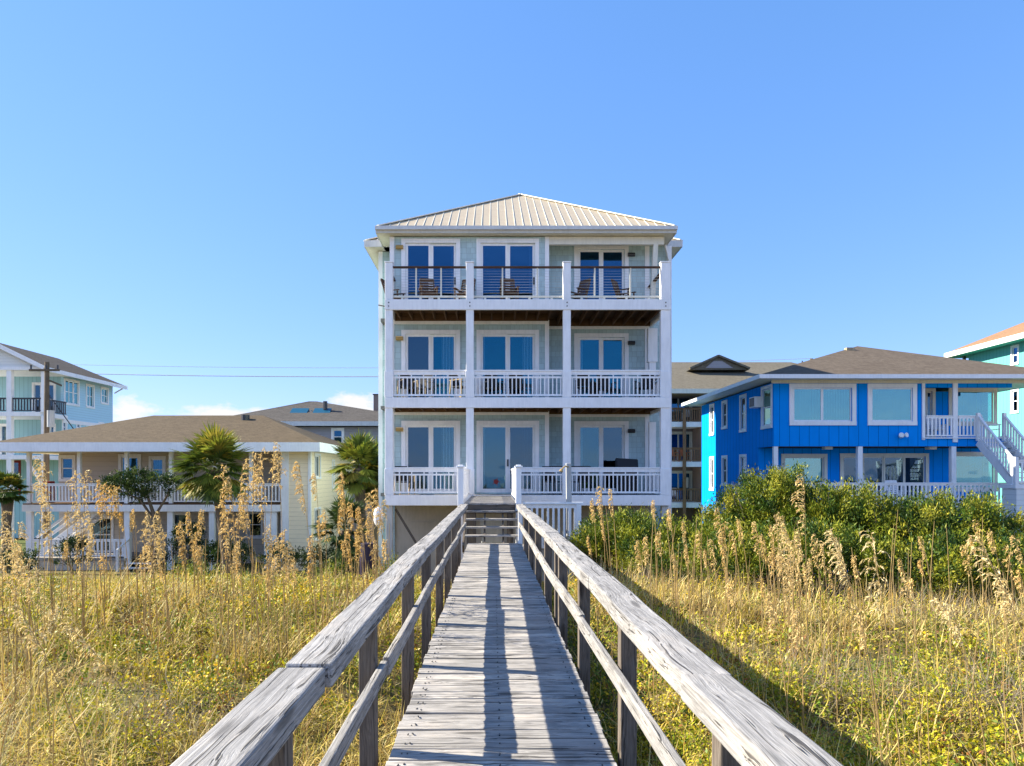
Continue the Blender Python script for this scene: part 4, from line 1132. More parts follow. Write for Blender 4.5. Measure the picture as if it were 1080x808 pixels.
def condo():
    H = thing('brown_condo', 'brown three storey building with wooden balconies behind the tall house and blue house', 'apartment building', (16, 53, -2.9))
    D = 48.0; yb = 50.0; X = lambda p: PX(p, D); XB = lambda p: PX(p, yb)
    FB = Fr(0, yb)
    zs = [1.6 + (500 - 530) / 15.0, 1.6 + (500 - 487) / 15.0, 1.6 + (500 - 445) / 15.0]
    w = MB(); ops = [(XB(703), XB(728), z + 0.03, z + 2.1) for z in zs]
    wall(w, FB, 6, X(742), -2.9, 7.2, .2, ops); w.box(X(739), X(739) + .2, D, yb - .002, -2.9, 7.2); w.box(X(742) + .0, 26, D + .3, D + .5, -2.9, 7.2); w.box(6, 6.2, yb + .2, 60, -2.9, 7.2); w.box(25.8, 26, D + .502, 60, -2.9, 7.2); w.box(6.2, 25.8, 59.8, 60, -2.9, 7.2)
    w.build('wall', M_BROWNW, H)
    MB().box(6.5, 25.5, 52.5, 52.6, -2.5, 7).build('interior_partition', M_ROOM, H)
    for o in ops: window(H, FB, *o, n=2, trim=0.14, name='sliding_door', fm=M_CREAMW, sill=False, curtain=[(o[0] + .9, o[1] - .1)])
    for z in zs:
        MB().box(7, X(739.3), D - .1, yb - .002, z - .36, z).build('balcony_slab', M_WHITE, H)
        railing(H, Fr(0, D), 7, X(738.5), z, h=1.0, w=0.02, mid=False, pitch=0.16, bal=0.07, mat=M_BALW, top=0.1)
    MB().bar((X(721), D - .2, -2.9), (X(721), D - .2, 6.2), .22, .1).build('porch_post', M_BALW, H)
    MB().box(X(729.5), X(733.5), yb - .3, yb - .003, zs[0] + 1.0, zs[0] + 1.75).build('meter_box', M_CREAMW, H)
    zr, ze = EYE + 118 * 55 / F_PX, EYE + 89 * 47 / F_PX
    hip_roof(H, 4.0, 28.5, 46.6, 61, ze, zr - ze, M_TANR, ridge=((14, 55), (24, 55)), fascia=M_CREAMW, fh=.3, soff=M_BROWNW)
    g = MB(); Dg = 51.0; ap = (PX(757, Dg), PZ(376.5, Dg)); l = (PX(727, Dg), PZ(390, Dg)); r = (PX(790, Dg), PZ(390, Dg))
    g.add([(l[0], Dg, l[1]), (r[0], Dg, r[1]), (ap[0], Dg, ap[1]), (l[0], Dg + 6, l[1]), (r[0], Dg + 6, r[1]), (ap[0], Dg + 6, ap[1])], [(0, 1, 2), (3, 5, 4), (0, 3, 4, 1), (1, 4, 5, 2), (2, 5, 3, 0)]).build('gable', M_TANR, H)
    f = MB(); f.bar((l[0], Dg - .05, l[1] + .08), (ap[0], Dg - .05, ap[1] + .08), .35, .14); f.bar((r[0], Dg - .05, r[1] + .08), (ap[0], Dg - .05, ap[1] + .08), .35, .14); f.build('gable_trim', M_TANR, H)
    f = MB(); f.hexa([(l[0] + 1.2, Dg - .05, l[1] + .12), (r[0] - 1.2, Dg - .05, r[1] + .12), (r[0] - 1.2, Dg - .01, r[1] + .12), (l[0] + 1.2, Dg - .01, l[1] + .12), (ap[0] - .3, Dg - .05, ap[1] - .3), (ap[0] + .3, Dg - .05, ap[1] - .3), (ap[0] + .3, Dg - .01, ap[1] - .3), (ap[0] - .3, Dg - .01, ap[1] - .3)]); f.build('gable_panel', M_GREYW, H)
    # chairs on its balconies
    G = 'chairs on the brown building'
    c = deck_chair('orange chair on the middle balcony of the brown building', M_ORANGE, M_ORANGE, (X(713), 48.8, zs[1]), 0.3, G)
    c2 = copy_tree(c); c2.location = (X(726), 48.8, zs[1]); c2['label'] = 'second orange chair, nearer the blue house, on the brown building'
    c3 = deck_chair('white folding chair on the top balcony of the brown building', M_WHITE, M_WHITE, (X(727), 48.8, zs[2]), -0.3, G)
    c4 = copy_tree(c3); c4.location = (X(713), 48.8, zs[0]); c4['label'] = 'white chair on the lowest balcony of the brown building'


condo()


def teal_house():
    H = thing('teal_house', 'teal house with orange brown roof rising behind the blue house', 'house', (38, 44, -2.9))
    LW = Fr(32.6, 0, 0, -90)
    def Y(px): return 32.6 * F_PX / (px - VPX)
    a, b = Y(1067.8), Y(1073.5); Dm = (a + b) / 2
    wn = (-a, -b, EYE + (HY - 383) * Dm / F_PX, EYE + (HY - 366) * Dm / F_PX); wn2 = (-a, -b, EYE + (HY - 434) * Dm / F_PX, EYE + (HY - 412) * Dm / F_PX)
    w = MB(); wall(w, LW, -46.8, -38.0, -2.9, 9.75, .15, [wn, wn2]); w.box(32.6, 44, 37.85, 37.998, -2.9, 9.75); w.box(32.752, 44, 46.65, 46.8, -2.9, 9.75); w.box(43.85, 44, 38, 46.6, -2.9, 9.75)
    w.build('wall', M_TEAL, H)
    MB().box(34.5, 34.6, 38.2, 46.4, -2.5, 9.5).build('interior_partition', M_ROOM, H)
    for q in (wn, wn2): window(H, LW, *q, n=1, rows=2, trim=.12)
    hip_roof(H, 31.7, 45, 37.2, 47.9, 10.05, 2.6, M_ORANR, fascia=M_LAPW, fh=.32, soff=M_TEAL)
    MB().box(32.35, 32.5, 46.9, 47.05, 8.0, 9.7).build('porch_post', M_DARK, H)


teal_house()

# utility poles and lines
def utility_pole(label, x, y, top, group=None):
    P = thing('utility_pole', label, 'utility pole', (x, y, -3.0), group)
    MB().tube([(x, y, -3), (x + .06, y, top)], [.19, .13], 9).build('pole', M_BARK, P)
    MB().bar((x - .9, y - .15, top - .5), (x + .9, y - .15, top - .5), .1, .12).build('crossarm', M_BARK, P)
    for dx in (-.8, .1, .8): MB().tube([(x + dx, y - .15, top - .44), (x + dx, y - .15, top - .2)], .05, 7).build('insulator', M_DARK, P)
    return P


p = utility_pole('dark wooden utility pole in front of the pale blue house porch', PX(48.5, 41), 41, PZ(382, 41))
x = PX(48.5, 41)
MB().tube([(x + .42, 40.8, 4.4), (x + .42, 40.8, 5.4)], .2, 10).build('transformer', M_GREYPOLE, p)
MB().tube([(x, 41, 6.6), (x + 1.6, 41.5, 4.0)], .03, 5).build('guy_wire', M_DARK, p)
MB().bar((x + .05, 40.9, 7.3), (x + 1.0, 40.9, 6.9), .08, .1).build('bracket', M_BARK, p)
q = utility_pole('utility pole carrying the power lines beyond the condo', 27, 58, 11.4)
q2 = utility_pole('utility pole carrying the power lines beyond the far end of the pale blue house', -52, 58, 11.4)
for i, (z, rad, lb) in enumerate(((11.05, .020, 'thin upper power line crossing the sky behind the houses'), (10.3, .040, 'thicker lower power line crossing the sky behind the houses'))):
    m = MB(); pts = []
    for k in range(33):
        u = k / 32; pts.append((-52 + 79 * u, 57.85, z - 1.0 * (1 - (2 * u - 1) ** 2) * 0.8 + .35))
    m.tube(pts, rad, 6); tag(m.build('power_line', M_GUT), lb, 'power line', 'power lines')

# ================================================================== GROUND
def ground():
    xs = np.concatenate([-np.geomspace(1500, 14, 26), np.arange(-13.5, 13.6, 0.3), np.geomspace(14, 1500, 26)])
    ys = np.concatenate([-np.geomspace(300, 9, 18)[:-1], np.arange(-9, 40, 0.35), np.geomspace(41, 3000, 30)])
    gx, gy = np.meshgrid(xs, ys); z = gz(gx, gy)
    V = np.stack([gx, gy, z], -1).reshape(-1, 3)
    n, m = gx.shape; i = np.arange((n - 1) * (m - 1)); a = (i // (m - 1)) * m + i % (m - 1)
    F = np.stack([a, a + 1, a + m + 1, a + m], -1)
    tag(np_mesh('ground', V, F, np.full((len(V), 3), .2), M_GROUND, None, True), kind='structure')
    s = MB().add([(-3000, -4000, -5.2), (3000, -4000, -5.2), (3000, -60, -5.2), (-3000, -60, -5.2)], [(0, 1, 2, 3)]).build('sea', M_SEA)
    s['kind'] = 'structure'


ground()

# ================================================================== VEGETATION
def blob(x, y, k=1.0, s=0.0):
    return (np.sin(x * 1.7 * k + 1.9 * np.sin(y * 0.8 * k + s) + s) + np.sin(y * 1.3 * k - 1.4 * np.sin(x * 0.7 * k + 2 * s)) + 0.7 * np.sin(x * 3.1 * k + y * 2.7 * k + s)) / 2.7


def scatter(n, y0, y1, pw=1.0, side=0, seed=0):
    g = np.random.default_rng(seed)
    y = y0 + (y1 - y0) * g.random(n * 3) ** pw
    x = (g.random(n * 3) * 2 - 1) * (0.80 * y + 1.6)
    keep = (np.abs(x - 0.05) > 0.70) | (y > 17.2)
    keep &= ~((y > 22.5) & (x > -4.2) & (x < 7))
    if side: keep &= (x * side > 0)
    x, y = x[keep][:n], y[keep][:n]
    return x, y, g


def ribbons(x, y, z, L, wd, az, th0, kap, wig, segs, cb, ct, g):
    n = len(x); P = np.stack([x, y, z], -1); ds = L / segs
    V = np.zeros((n, segs + 1, 2, 3), np.float32); C = np.zeros((n, segs + 1, 2, 3), np.float32)
    for k in range(segs + 1):
        t = k / segs
        th = th0 + kap * t; a = az + wig * t
        sd = np.stack([-np.sin(a), np.cos(a), np.zeros(n)], -1) * (wd * (1 - 0.8 * t ** 2) * 0.5)[:, None]
        V[:, k, 0] = P - sd; V[:, k, 1] = P + sd
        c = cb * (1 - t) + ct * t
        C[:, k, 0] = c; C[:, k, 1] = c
        P = P + np.stack([np.sin(th) * np.cos(a), np.sin(th) * np.sin(a), np.cos(th)], -1) * ds[:, None]
    base = (np.arange(n) * (segs + 1) * 2)[:, None]
    F = np.concatenate([base + np.array([[2 * k, 2 * k + 1, 2 * k + 3, 2 * k + 2]]) for k in range(segs)], 0)
    return V.reshape(-1, 3), F, C.reshape(-1, 3)


def diamonds(P, d, nrm, l, w, col):
    """one four-cornered leaf each, along d, facing nrm, slightly folded"""
    d = d / np.linalg.norm(d, axis=1, keepdims=True)
    s = np.cross(d, nrm); s /= np.linalg.norm(s, axis=1, keepdims=True) + 1e-9
    n = np.cross(s, d)
    m = P + d * (l * 0.45)[:, None]
    V = np.stack([P, m + s * (w / 2)[:, None] + n * (w * .18)[:, None], P + d * l[:, None], m - s * (w / 2)[:, None] + n * (w * .18)[:, None]], 1).reshape(-1, 3)
    F = np.arange(len(P) * 4).reshape(-1, 4)
    return V, F, np.repeat(col, 4, 0)


def pick(g, n, cols, p):
    cols = np.array(cols); i = g.choice(len(cols), n, p=np.array(p) / sum(p))
    return cols[i] * (0.80 * (0.72 + 0.5 * g.random((n, 1))))


def tufts(n, y0, y1, pw, seed, wet):
    """plant centres, more of them where the field is lush (wet=1) or dry (wet=-1)"""
    x, y, g = scatter(n, y0, y1, pw, 0, seed)
    f = wet * (-blob(x, y, 0.55, 1.0) + 0.35 * blob(x, y, 1.9, 5.0))
    f = f + wet * np.where(x > 0, 0.9 * np.exp(-((x - 1.5) / 1.1) ** 2) - 0.35 * (y > 7), 0.25 * (y < 3.2) + .55 * (y > 8) - 0.5 * np.exp(-((y - 5.2) / 1.6) ** 2))
    keep = g.random(len(x)) < np.clip(0.50 + 0.8 * f, 0.05, 1)
    return x[keep], y[keep], f[keep], g


def grass():
    parts = []
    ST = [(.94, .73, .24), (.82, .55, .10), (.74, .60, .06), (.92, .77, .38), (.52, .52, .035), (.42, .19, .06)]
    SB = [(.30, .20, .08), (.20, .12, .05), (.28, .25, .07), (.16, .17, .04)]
    # arching tussocks
    for (n, per, y0, y1, pw, segs, seed) in ((420, 110, 1.0, 6.0, 0.62, 8, 1), (1500, 60, 6.0, 14.5, 0.75, 6, 2), (700, 26, 14.5, 23.0, 1.0, 4, 3)):
        cx, cy, f, g = tufts(n, y0, y1, pw, seed, -1)
        k = (per * (.5 + g.random(len(cx)))).astype(int); idx = np.repeat(np.arange(len(cx)), k); n = len(idx)
        rad = (.03 + .07 * g.random(len(cx)))[idx]; a = g.random(n) * 6.283; q = rad * np.sqrt(g.random(n))
        x = cx[idx] + np.cos(a) * q; y = cy[idx] + np.sin(a) * q
        L = (.22 + .34 * g.random(len(cx)))[idx] * (.45 + .65 * g.random(n)); L *= np.where(np.abs(x) < 1.25, .75, 1)
        wd = (.0035 + .006 * g.random(n) ** 2) * np.clip(y / 5.0, .8, 2.0)
        tone = g.choice(len(ST), len(cx), p=np.array([4, 2.4, 1.8, 2.2, 1.2, .5]) / 12.1)
        ct = np.array(ST)[np.where(g.random(n) < .7, tone[idx], g.choice(len(ST), n))] * (.56 + .40 * g.random((n, 1)))
        lean = (g.random(len(cx)) * 6.283)[idx]
        az = np.where(g.random(n) < .45, lean + g.normal(0, .7, n), a)
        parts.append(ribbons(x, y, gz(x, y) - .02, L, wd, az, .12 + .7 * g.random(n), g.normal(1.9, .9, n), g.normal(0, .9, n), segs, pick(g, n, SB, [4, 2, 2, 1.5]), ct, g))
    # loose dead tangle lying over everything
    for (n, y0, y1, pw, segs, seed) in ((21000, 1.0, 6.0, 0.62, 7, 21), (30000, 6.0, 14.5, 0.75, 5, 22), (9000, 14.5, 23.0, 1.0, 3, 23)):
        x, y, g = scatter(n, y0, y1, pw, 0, seed)
        dry = blob(x, y, 0.55, 1.0) + 0.6 * blob(x, y, 1.6, 2.0)
        keep = g.random(len(x)) < np.clip(0.45 + 0.75 * dry, 0.06, 1)
        x, y = x[keep], y[keep]; n = len(x)
        L = 0.16 + 0.34 * g.random(n) ** 1.4
        wd = (0.0035 + 0.006 * g.random(n) ** 2) * np.clip(y / 5.0, 0.8, 2.0)
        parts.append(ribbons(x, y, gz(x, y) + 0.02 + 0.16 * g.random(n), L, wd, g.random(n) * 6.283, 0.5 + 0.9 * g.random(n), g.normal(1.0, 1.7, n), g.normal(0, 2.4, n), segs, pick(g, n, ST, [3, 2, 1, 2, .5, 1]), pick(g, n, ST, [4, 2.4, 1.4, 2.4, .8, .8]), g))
    # slender upright straws
    x, y, g = scatter(2600, 1.6, 15.5, 0.8, 0, 8)
    n = len(x); L = 0.35 + 0.4 * g.random(n); L *= np.where(np.abs(x) < 1.2, .7, 1)
    cb = pick(g, n, [(.45, .30, .12), (.30, .17, .08)], [3, 1]); ct = pick(g, n, [(.70, .52, .25), (.5, .33, .14)], [3, 1])
    parts.append(ribbons(x, y, gz(x, y) - .02, L, np.clip(y / 1100, .003, .011), g.random(n) * 6.28, .04 + .16 * g.random(n), g.normal(.15, .25, n), g.normal(0, .5, n), 4, cb, ct, g))
    # grey wiry dead tangles before the shrubs
    for (px, py, D, r, m, sd) in ((700, 600, 12.0, 1.0, 1500, 4), (760, 590, 12.6, .8, 900, 5), (860, 585, 11.5, .9, 1200, 6), (870, 700, 5.6, .5, 900, 7), (1040, 715, 5.0, .5, 900, 9), (1000, 610, 9.5, .9, 1000, 10), (90, 700, 5.2, .6, 350, 12), (180, 690, 5.4, .6, 300, 13)):
        g = np.random.default_rng(sd); x = PX(px, D) + g.normal(0, r * .6, m); y = D + g.normal(0, r * .5, m)
        cb = pick(g, m, [(.20, .16, .13), (.30, .25, .20)], [1, 1]); ct = pick(g, m, [(.50, .42, .30), (.62, .50, .32)], [1, 1])
        parts.append(ribbons(x, y, gz(x, y) + .05 * g.random(m), .3 + .35 * g.random(m), np.full(m, .0032 * max(1, D / 6)), g.random(m) * 6.28, .4 + .8 * g.random(m), g.normal(1.4, 1.6, m), g.normal(0, 2.4, m), 6, cb, ct, g))
    Vs, Fs, Cs = [], [], []; o = 0
    for V, F, C in parts: Vs.append(V); Fs.append(F + o); Cs.append(C); o += len(V)
    tag(np_mesh('dune_grass', np.concatenate(Vs), np.concatenate(Fs), np.concatenate(Cs), M_GRASS), 'dry straw coloured dune grass tangled over both sides of the boardwalk', 'grass', kind='stuff')
    # leafy ground cover: low plants, each of one tint
    Vs, Fs, Cs = [], [], []; o = 0
    PC = [(.32, .36, .02), (.52, .48, .02), (.13, .21, .02), (.66, .55, .025), (.66, .52, .08), (.34, .14, .04), (.22, .30, .02), (.46, .34, .07)]
    fx, fy, fz, fs = [], [], [], []
    for (n, per, y0, y1, pw, sc_, seed) in ((3300, 75, 1.0, 6.0, 0.65, 1.0, 31), (5400, 42, 6.0, 15.0, 0.8, 1.6, 32), (1500, 24, 15.0, 23.0, 1.0, 2.8, 33)):
        cx, cy, f, g = tufts(n, y0, y1, pw, seed, 1)
        m = len(cx); k = (per * (.4 + 1.2 * g.random(m))).astype(int); idx = np.repeat(np.arange(m), k); n = len(idx)
        R_ = ((.05 + .12 * g.random(m)) * sc_ ** .6); Hh = (.12 + .30 * g.random(m)) * np.where(np.abs(cx) < 1.25, .8, 1)
        a = g.random(n) * 6.283; h = g.random(n) ** .65; q = R_[idx] * np.sqrt(g.random(n)) * (.45 + .75 * h)
        x = cx[idx] + np.cos(a) * q; y = cy[idx] + np.sin(a) * q; z = gz(x, y) + Hh[idx] * h * (1 - .35 * (q / R_[idx]) ** 2)
        d = np.stack([np.cos(a), np.sin(a), .35 + .8 * g.random(n)], -1) + g.normal(0, .45, (n, 3)); nr = g.normal(0, .55, (n, 3)) + np.array([0, 0, 1.0])
        pc = g.choice(len(PC), m, p=np.array([3, 3, 2, 2.2, 1.2, .7, 2.2, 1.2]) / 15.5)
        col = np.array(PC)[np.where(g.random(n) < .82, pc[idx], g.choice(len(PC), n))] * (.48 + .52 * g.random((n, 1)))
        big = (.7 + .7 * g.random(m))[idx]
        V, F, C = diamonds(np.stack([x, y, z], -1), d, nr, (0.020 + .024 * g.random(n) ** 2) * big * sc_ ** .7, (0.008 + .010 * g.random(n)) * big * sc_ ** .7, col)
        Vs.append(V); Fs.append(F + o); Cs.append(C); o += len(V)
        bl = (blob(cx, cy, 1.0, 7.0) + .5 * blob(cx, cy, 2.6, 1.0) > .42) & (g.random(m) < .7)
        w_ = np.repeat(np.nonzero(bl)[0], 9 if sc_ < 2 else 4); kk = len(w_)
        aa = g.random(kk) * 6.283; qq = R_[w_] * np.sqrt(g.random(kk))
        fx.append(cx[w_] + np.cos(aa) * qq); fy.append(cy[w_] + np.sin(aa) * qq); fz.append(Hh[w_] * (.85 + .3 * g.random(kk))); fs.append(np.full(kk, .0085 * sc_ ** .8))
    tag(np_mesh('ground_cover', np.concatenate(Vs), np.concatenate(Fs), np.concatenate(Cs), M_LEAF), 'yellow green leafy plants covering the dune between the dry grass', 'ground cover', kind='stuff')
    # small yellow flowers on the plants that bloom
    g = np.random.default_rng(44); x = np.concatenate(fx); y = np.concatenate(fy); n = len(x)
    c = np.stack([x, y, gz(x, y) + np.concatenate(fz)], -1); nr = g.normal(0, .55, (n, 3)) + np.array([0, -.2, 1]); nr /= np.linalg.norm(nr, axis=1, keepdims=True)
    a = np.cross(nr, np.array([0.3, 1, 0])); a /= np.linalg.norm(a, axis=1, keepdims=True); b = np.cross(nr, a)
    r = np.concatenate(fs) * (.6 + .7 * g.random(n)); V = []
    for q in range(6): V.append(c + (a * math.cos(q * 1.0472) + b * math.sin(q * 1.0472)) * r[:, None] + nr * (.2 * r * (q % 2))[:, None])
    Vs = [np.stack(V, 1).reshape(-1, 3)]; Fs = [np.arange(n * 6).reshape(-1, 6)]
    Cs = [np.repeat(pick(g, n, [(1.0, .66, .02), (.95, .52, .015), (.9, .72, .05)], [3, 2, 1]), 6, 0)]
    tag(np_mesh('yellow_flowers', np.concatenate(Vs), np.concatenate(Fs), np.concatenate(Cs), M_LEAF), 'small yellow flowers scattered in clumps over the dune plants', 'flowers', kind='stuff')


grass()


def leaf_cloud(cent, rad, lobes, clumps, per, llen, lw, pal, probs, seed, up=0.6, spread=0.10, fill=0.25):
    """clumps of leaves through lobes (each lobe: offset, radii)"""
    g = np.random.default_rng(seed); Ps, Ds, Cs = [], [], []
    for (off, rr) in lobes:
        m = max(4, int(clumps * rr[0] * rr[2]))
        d = g.normal(0, 1, (m, 3)); d /= np.linalg.norm(d, axis=1, keepdims=True); d[:, 2] = np.where(d[:, 2] < -.5, -d[:, 2], d[:, 2])
        rad_ = np.where(g.random(m) < fill, .35 + .5 * g.random(m), .82 + .30 * g.random(m))
        c = np.array(cent) + np.array(off) + d * np.array(rr) * rad_[:, None]
        cc = pick(g, m, pal, probs)
        k = (per * (0.5 + g.random(m))).astype(int)
        idx = np.repeat(np.arange(m), k); n = len(idx)
        tipdir = d[idx] * .8 + np.array([0, 0, up]) + g.normal(0, .3, (m, 3))[idx]
        s = g.random(n)[:, None] * spread * 1.6
        td = tipdir / np.linalg.norm(tipdir, axis=1, keepdims=True)
        Ps.append(c[idx] + td * s + g.normal(0, spread * .42, (n, 3))); Ds.append(td + g.normal(0, .55, (n, 3)))
        Cs.append(cc[idx] * (.75 + .5 * g.random((n, 1))))
    P = np.concatenate(Ps); Dd = np.concatenate(Ds); C = np.concatenate(Cs); n = len(P)
    return diamonds(P, Dd, g.normal(0, 1, (n, 3)), llen * (.6 + .8 * g.random(n)), lw * (.6 + .8 * g.random(n)), C)


YG = [(.20, .25, .02), (.34, .35, .03), (.08, .14, .018), (.035, .08, .013), (.50, .46, .05)]


def shrub(name, label, cat, px, pytop, D, wpx, zbase=None, pal=YG, probs=(3, 3, 3, 2, 1), seed=1, group=None, clumps=240, per=72, llen=.075, lw=.021, depth=.9, spread=.155, lob=5, stem=True, up=.6):
    x = PX(px, D); g = random.Random(seed); zb = float(gz(x, D)) if zbase is None else zbase
    zt = PZ(pytop, D); R = wpx * D / F_PX / 2; h = (zt - zb)
    S = thing(name, label, cat, (x, D, zb), group)
    lobes = [((0, 0, h * .50), (R * .82, R * depth * .8, h * .46))]
    for k in range(lob):
        a = g.uniform(0, 6.28); q = g.uniform(.35, .72)
        lobes.append(((math.cos(a) * R * q, math.sin(a) * R * q * depth, h * g.uniform(.3, .80)), (R * g.uniform(.22, .48), R * depth * g.uniform(.22, .45), h * g.uniform(.16, .36))))
    V, F, C = leaf_cloud((x, D, zb), None, lobes, clumps, per, llen, lw, pal, probs, seed, up, spread)
    np_mesh('crown', V, F, C, M_LEAF, S)
    if stem:
        m = MB()
        for k in range(6):
            a = g.uniform(0, 6.28); q = R * g.uniform(.3, .75)
            m.tube([(x + .05 * math.cos(a), D + .05 * math.sin(a), zb - .05), (x + q * .4 * math.cos(a), D + q * .4 * math.sin(a), zb + h * .35), (x + q * math.cos(a), D + q * math.sin(a), zb + h * g.uniform(.6, .85))], [.035, .022, .007], 6)
        for k in range(16):
            a = g.uniform(0, 6.28); q = R * g.uniform(.5, 1.0); zt_ = zb + h * g.uniform(.45, 1.02)
            m.tube([(x + q * .5 * math.cos(a), D + q * .5 * depth * math.sin(a), zb + h * .3), (x + q * .85 * math.cos(a + .2), D + q * .85 * depth * math.sin(a + .2), zb + (zt_ - zb) * .75), (x + q * math.cos(a + .1), D + q * depth * math.sin(a + .1), zt_)], [.012, .008, .003], 5)
        m.build('stem', M_BARK, S)
    return S


GS = 'yellow green shrubs along the right side of the dune'
for i, (px, py, D, w, lb) in enumerate((
    (640, 534, 15.2, 70, 'low yellow green shrub beside the white picket railing under the balcony'),
    (685, 531, 14.6, 80, 'bushy yellow green shrub below the right corner of the tall house'),
    (728, 546, 14.0, 70, 'lower green shrub in front of the brown building'),
    (765, 534, 14.6, 60, 'green shrub below the sunlit end of the blue house'),
    (812, 491, 14.2, 100, 'tallest yellow green shrub in front of the blue house corner'),
    (862, 503, 13.6, 90, 'tall shrub in front of the first lower window of the blue house'),
    (908, 511, 13.2, 90, 'shrub just below the blue house sliding door'),
    (955, 527, 12.8, 90, 'shrub below the middle of the blue lower porch railing'),
    (1008, 519, 13.2, 95, 'shrub in front of the lower porch post of the blue house'),
    (1062, 546, 12.6, 95, 'shrub below the white siding under the blue house stair'),
    (1120, 548, 12.6, 100, 'shrub at the far end of the hedge past the white siding'),
    (700, 572, 12.4, 80, 'small shrub behind the thin straw stalks near the boardwalk'),
    (790, 560, 12.0, 110, 'low broad shrub in front of the tallest shrub'),
    (880, 556, 11.4, 110, 'low shrub in front of the row, left of the big leaning sea oat'),
    (965, 566, 11.0, 105, 'low shrub behind the big leaning sea oat'),
    (1050, 572, 11.0, 110, 'low shrub behind the second big leaning sea oat'))):
    shrub('wax_myrtle_shrub', lb, 'shrub', px, py + (17 if i < 8 else 10), D, w * 1.15, seed=60 + i, group=GS, clumps=150 if i < 11 else 135, up=.95, lob=8)
DG = [(.035, .07, .018), (.06, .10, .02), (.02, .05, .012), (.09, .13, .03)]
for i, (px, py, D, w, lb) in enumerate((
    (78, 570, 29.5, 38, 'dark green bush before the lower railing of the cream house'),
    (198, 556, 30.5, 40, 'dark green bush right of the front steps of the cream house'),
    (240, 575, 29, 60, 'dark bush under the trunk of the large palm'),
    (300, 580, 28, 60, 'dark low bush at the foot of the cream side wall'),
    (345, 578, 26, 46, 'dark bush between the cream house and the tall house'),
    (372, 585, 24.5, 50, 'dark bush right beside the barrel'),
    (20, 585, 29, 50, 'dark bush under the small palm'))):
    shrub('dark_bush', lb, 'bush', px, py, D, w, pal=DG, probs=(3, 3, 2, 1), seed=90 + i, group='dark bushes round the cream house', clumps=90, per=36, llen=.10, lw=.04, spread=.16, lob=4)
for i, (px, py, D, w, lb) in enumerate(((410, 596, 17, 34, 'bright green low shrub in the grass beside the far boardwalk'), (345, 598, 18, 44, 'bright green low shrub left of the grey pile'), (205, 600, 19, 70, 'low green shrub at the far edge of the grass before the palm'))):
    shrub('low_shrub', lb, 'shrub', px, py, D, w, zbase=float(gz(PX(px, D), D)), pal=YG, seed=130 + i, group='low green shrubs in the left grass', clumps=110, per=40, llen=.06, lw=.02, lob=4)


def windswept():
    D = 30.0; x = PX(160, D); zb = float(gz(x, D))
    T = thing('windswept_tree', 'small windswept dark green tree with a flat crown before the cream porch', 'tree', (x, D, zb))
    c = (PX(148, D), D, PZ(515, D))
    lob = [((0, 0, 0), (1.2, .8, .5)), ((-.8, .1, -.15), (.7, .6, .42)), ((.8, 0, .12), (.75, .6, .38)), ((1.4, 0, -.0), (.5, .4, .28)), ((-.2, -.2, .35), (.8, .5, .3)), ((-1.2, 0, .1), (.4, .4, .3)), ((.1, -.3, -.4), (.6, .4, .35))]
    V, F, C = leaf_cloud(c, None, lob, 130, 34, .10, .045, DG + [(.13, .17, .04)], (3, 3, 2, 2, 1), 7, .3, .16)
    np_mesh('crown', V, F, C, M_LEAF, T)
    m = MB()
    m.tube([(x, D, zb - .1), (x + .25, D, zb + 1.4), (x + .1, D, zb + 2.6), (c[0] + .2, D, c[2])], [.13, .11, .09, .05], 8)
    m.tube([(x + .15, D, zb + 2.3), (x - .5, D, c[2] - .5), (c[0] - .9, D, c[2] - .1)], [.07, .05, .02], 7)
    m.tube([(x + .1, D, zb + 2.5), (x + .7, D, c[2] - .3), (c[0] + 1.3, D, c[2])], [.06, .045, .02], 7)
    m.build('trunk', M_BARK, T)


windswept()


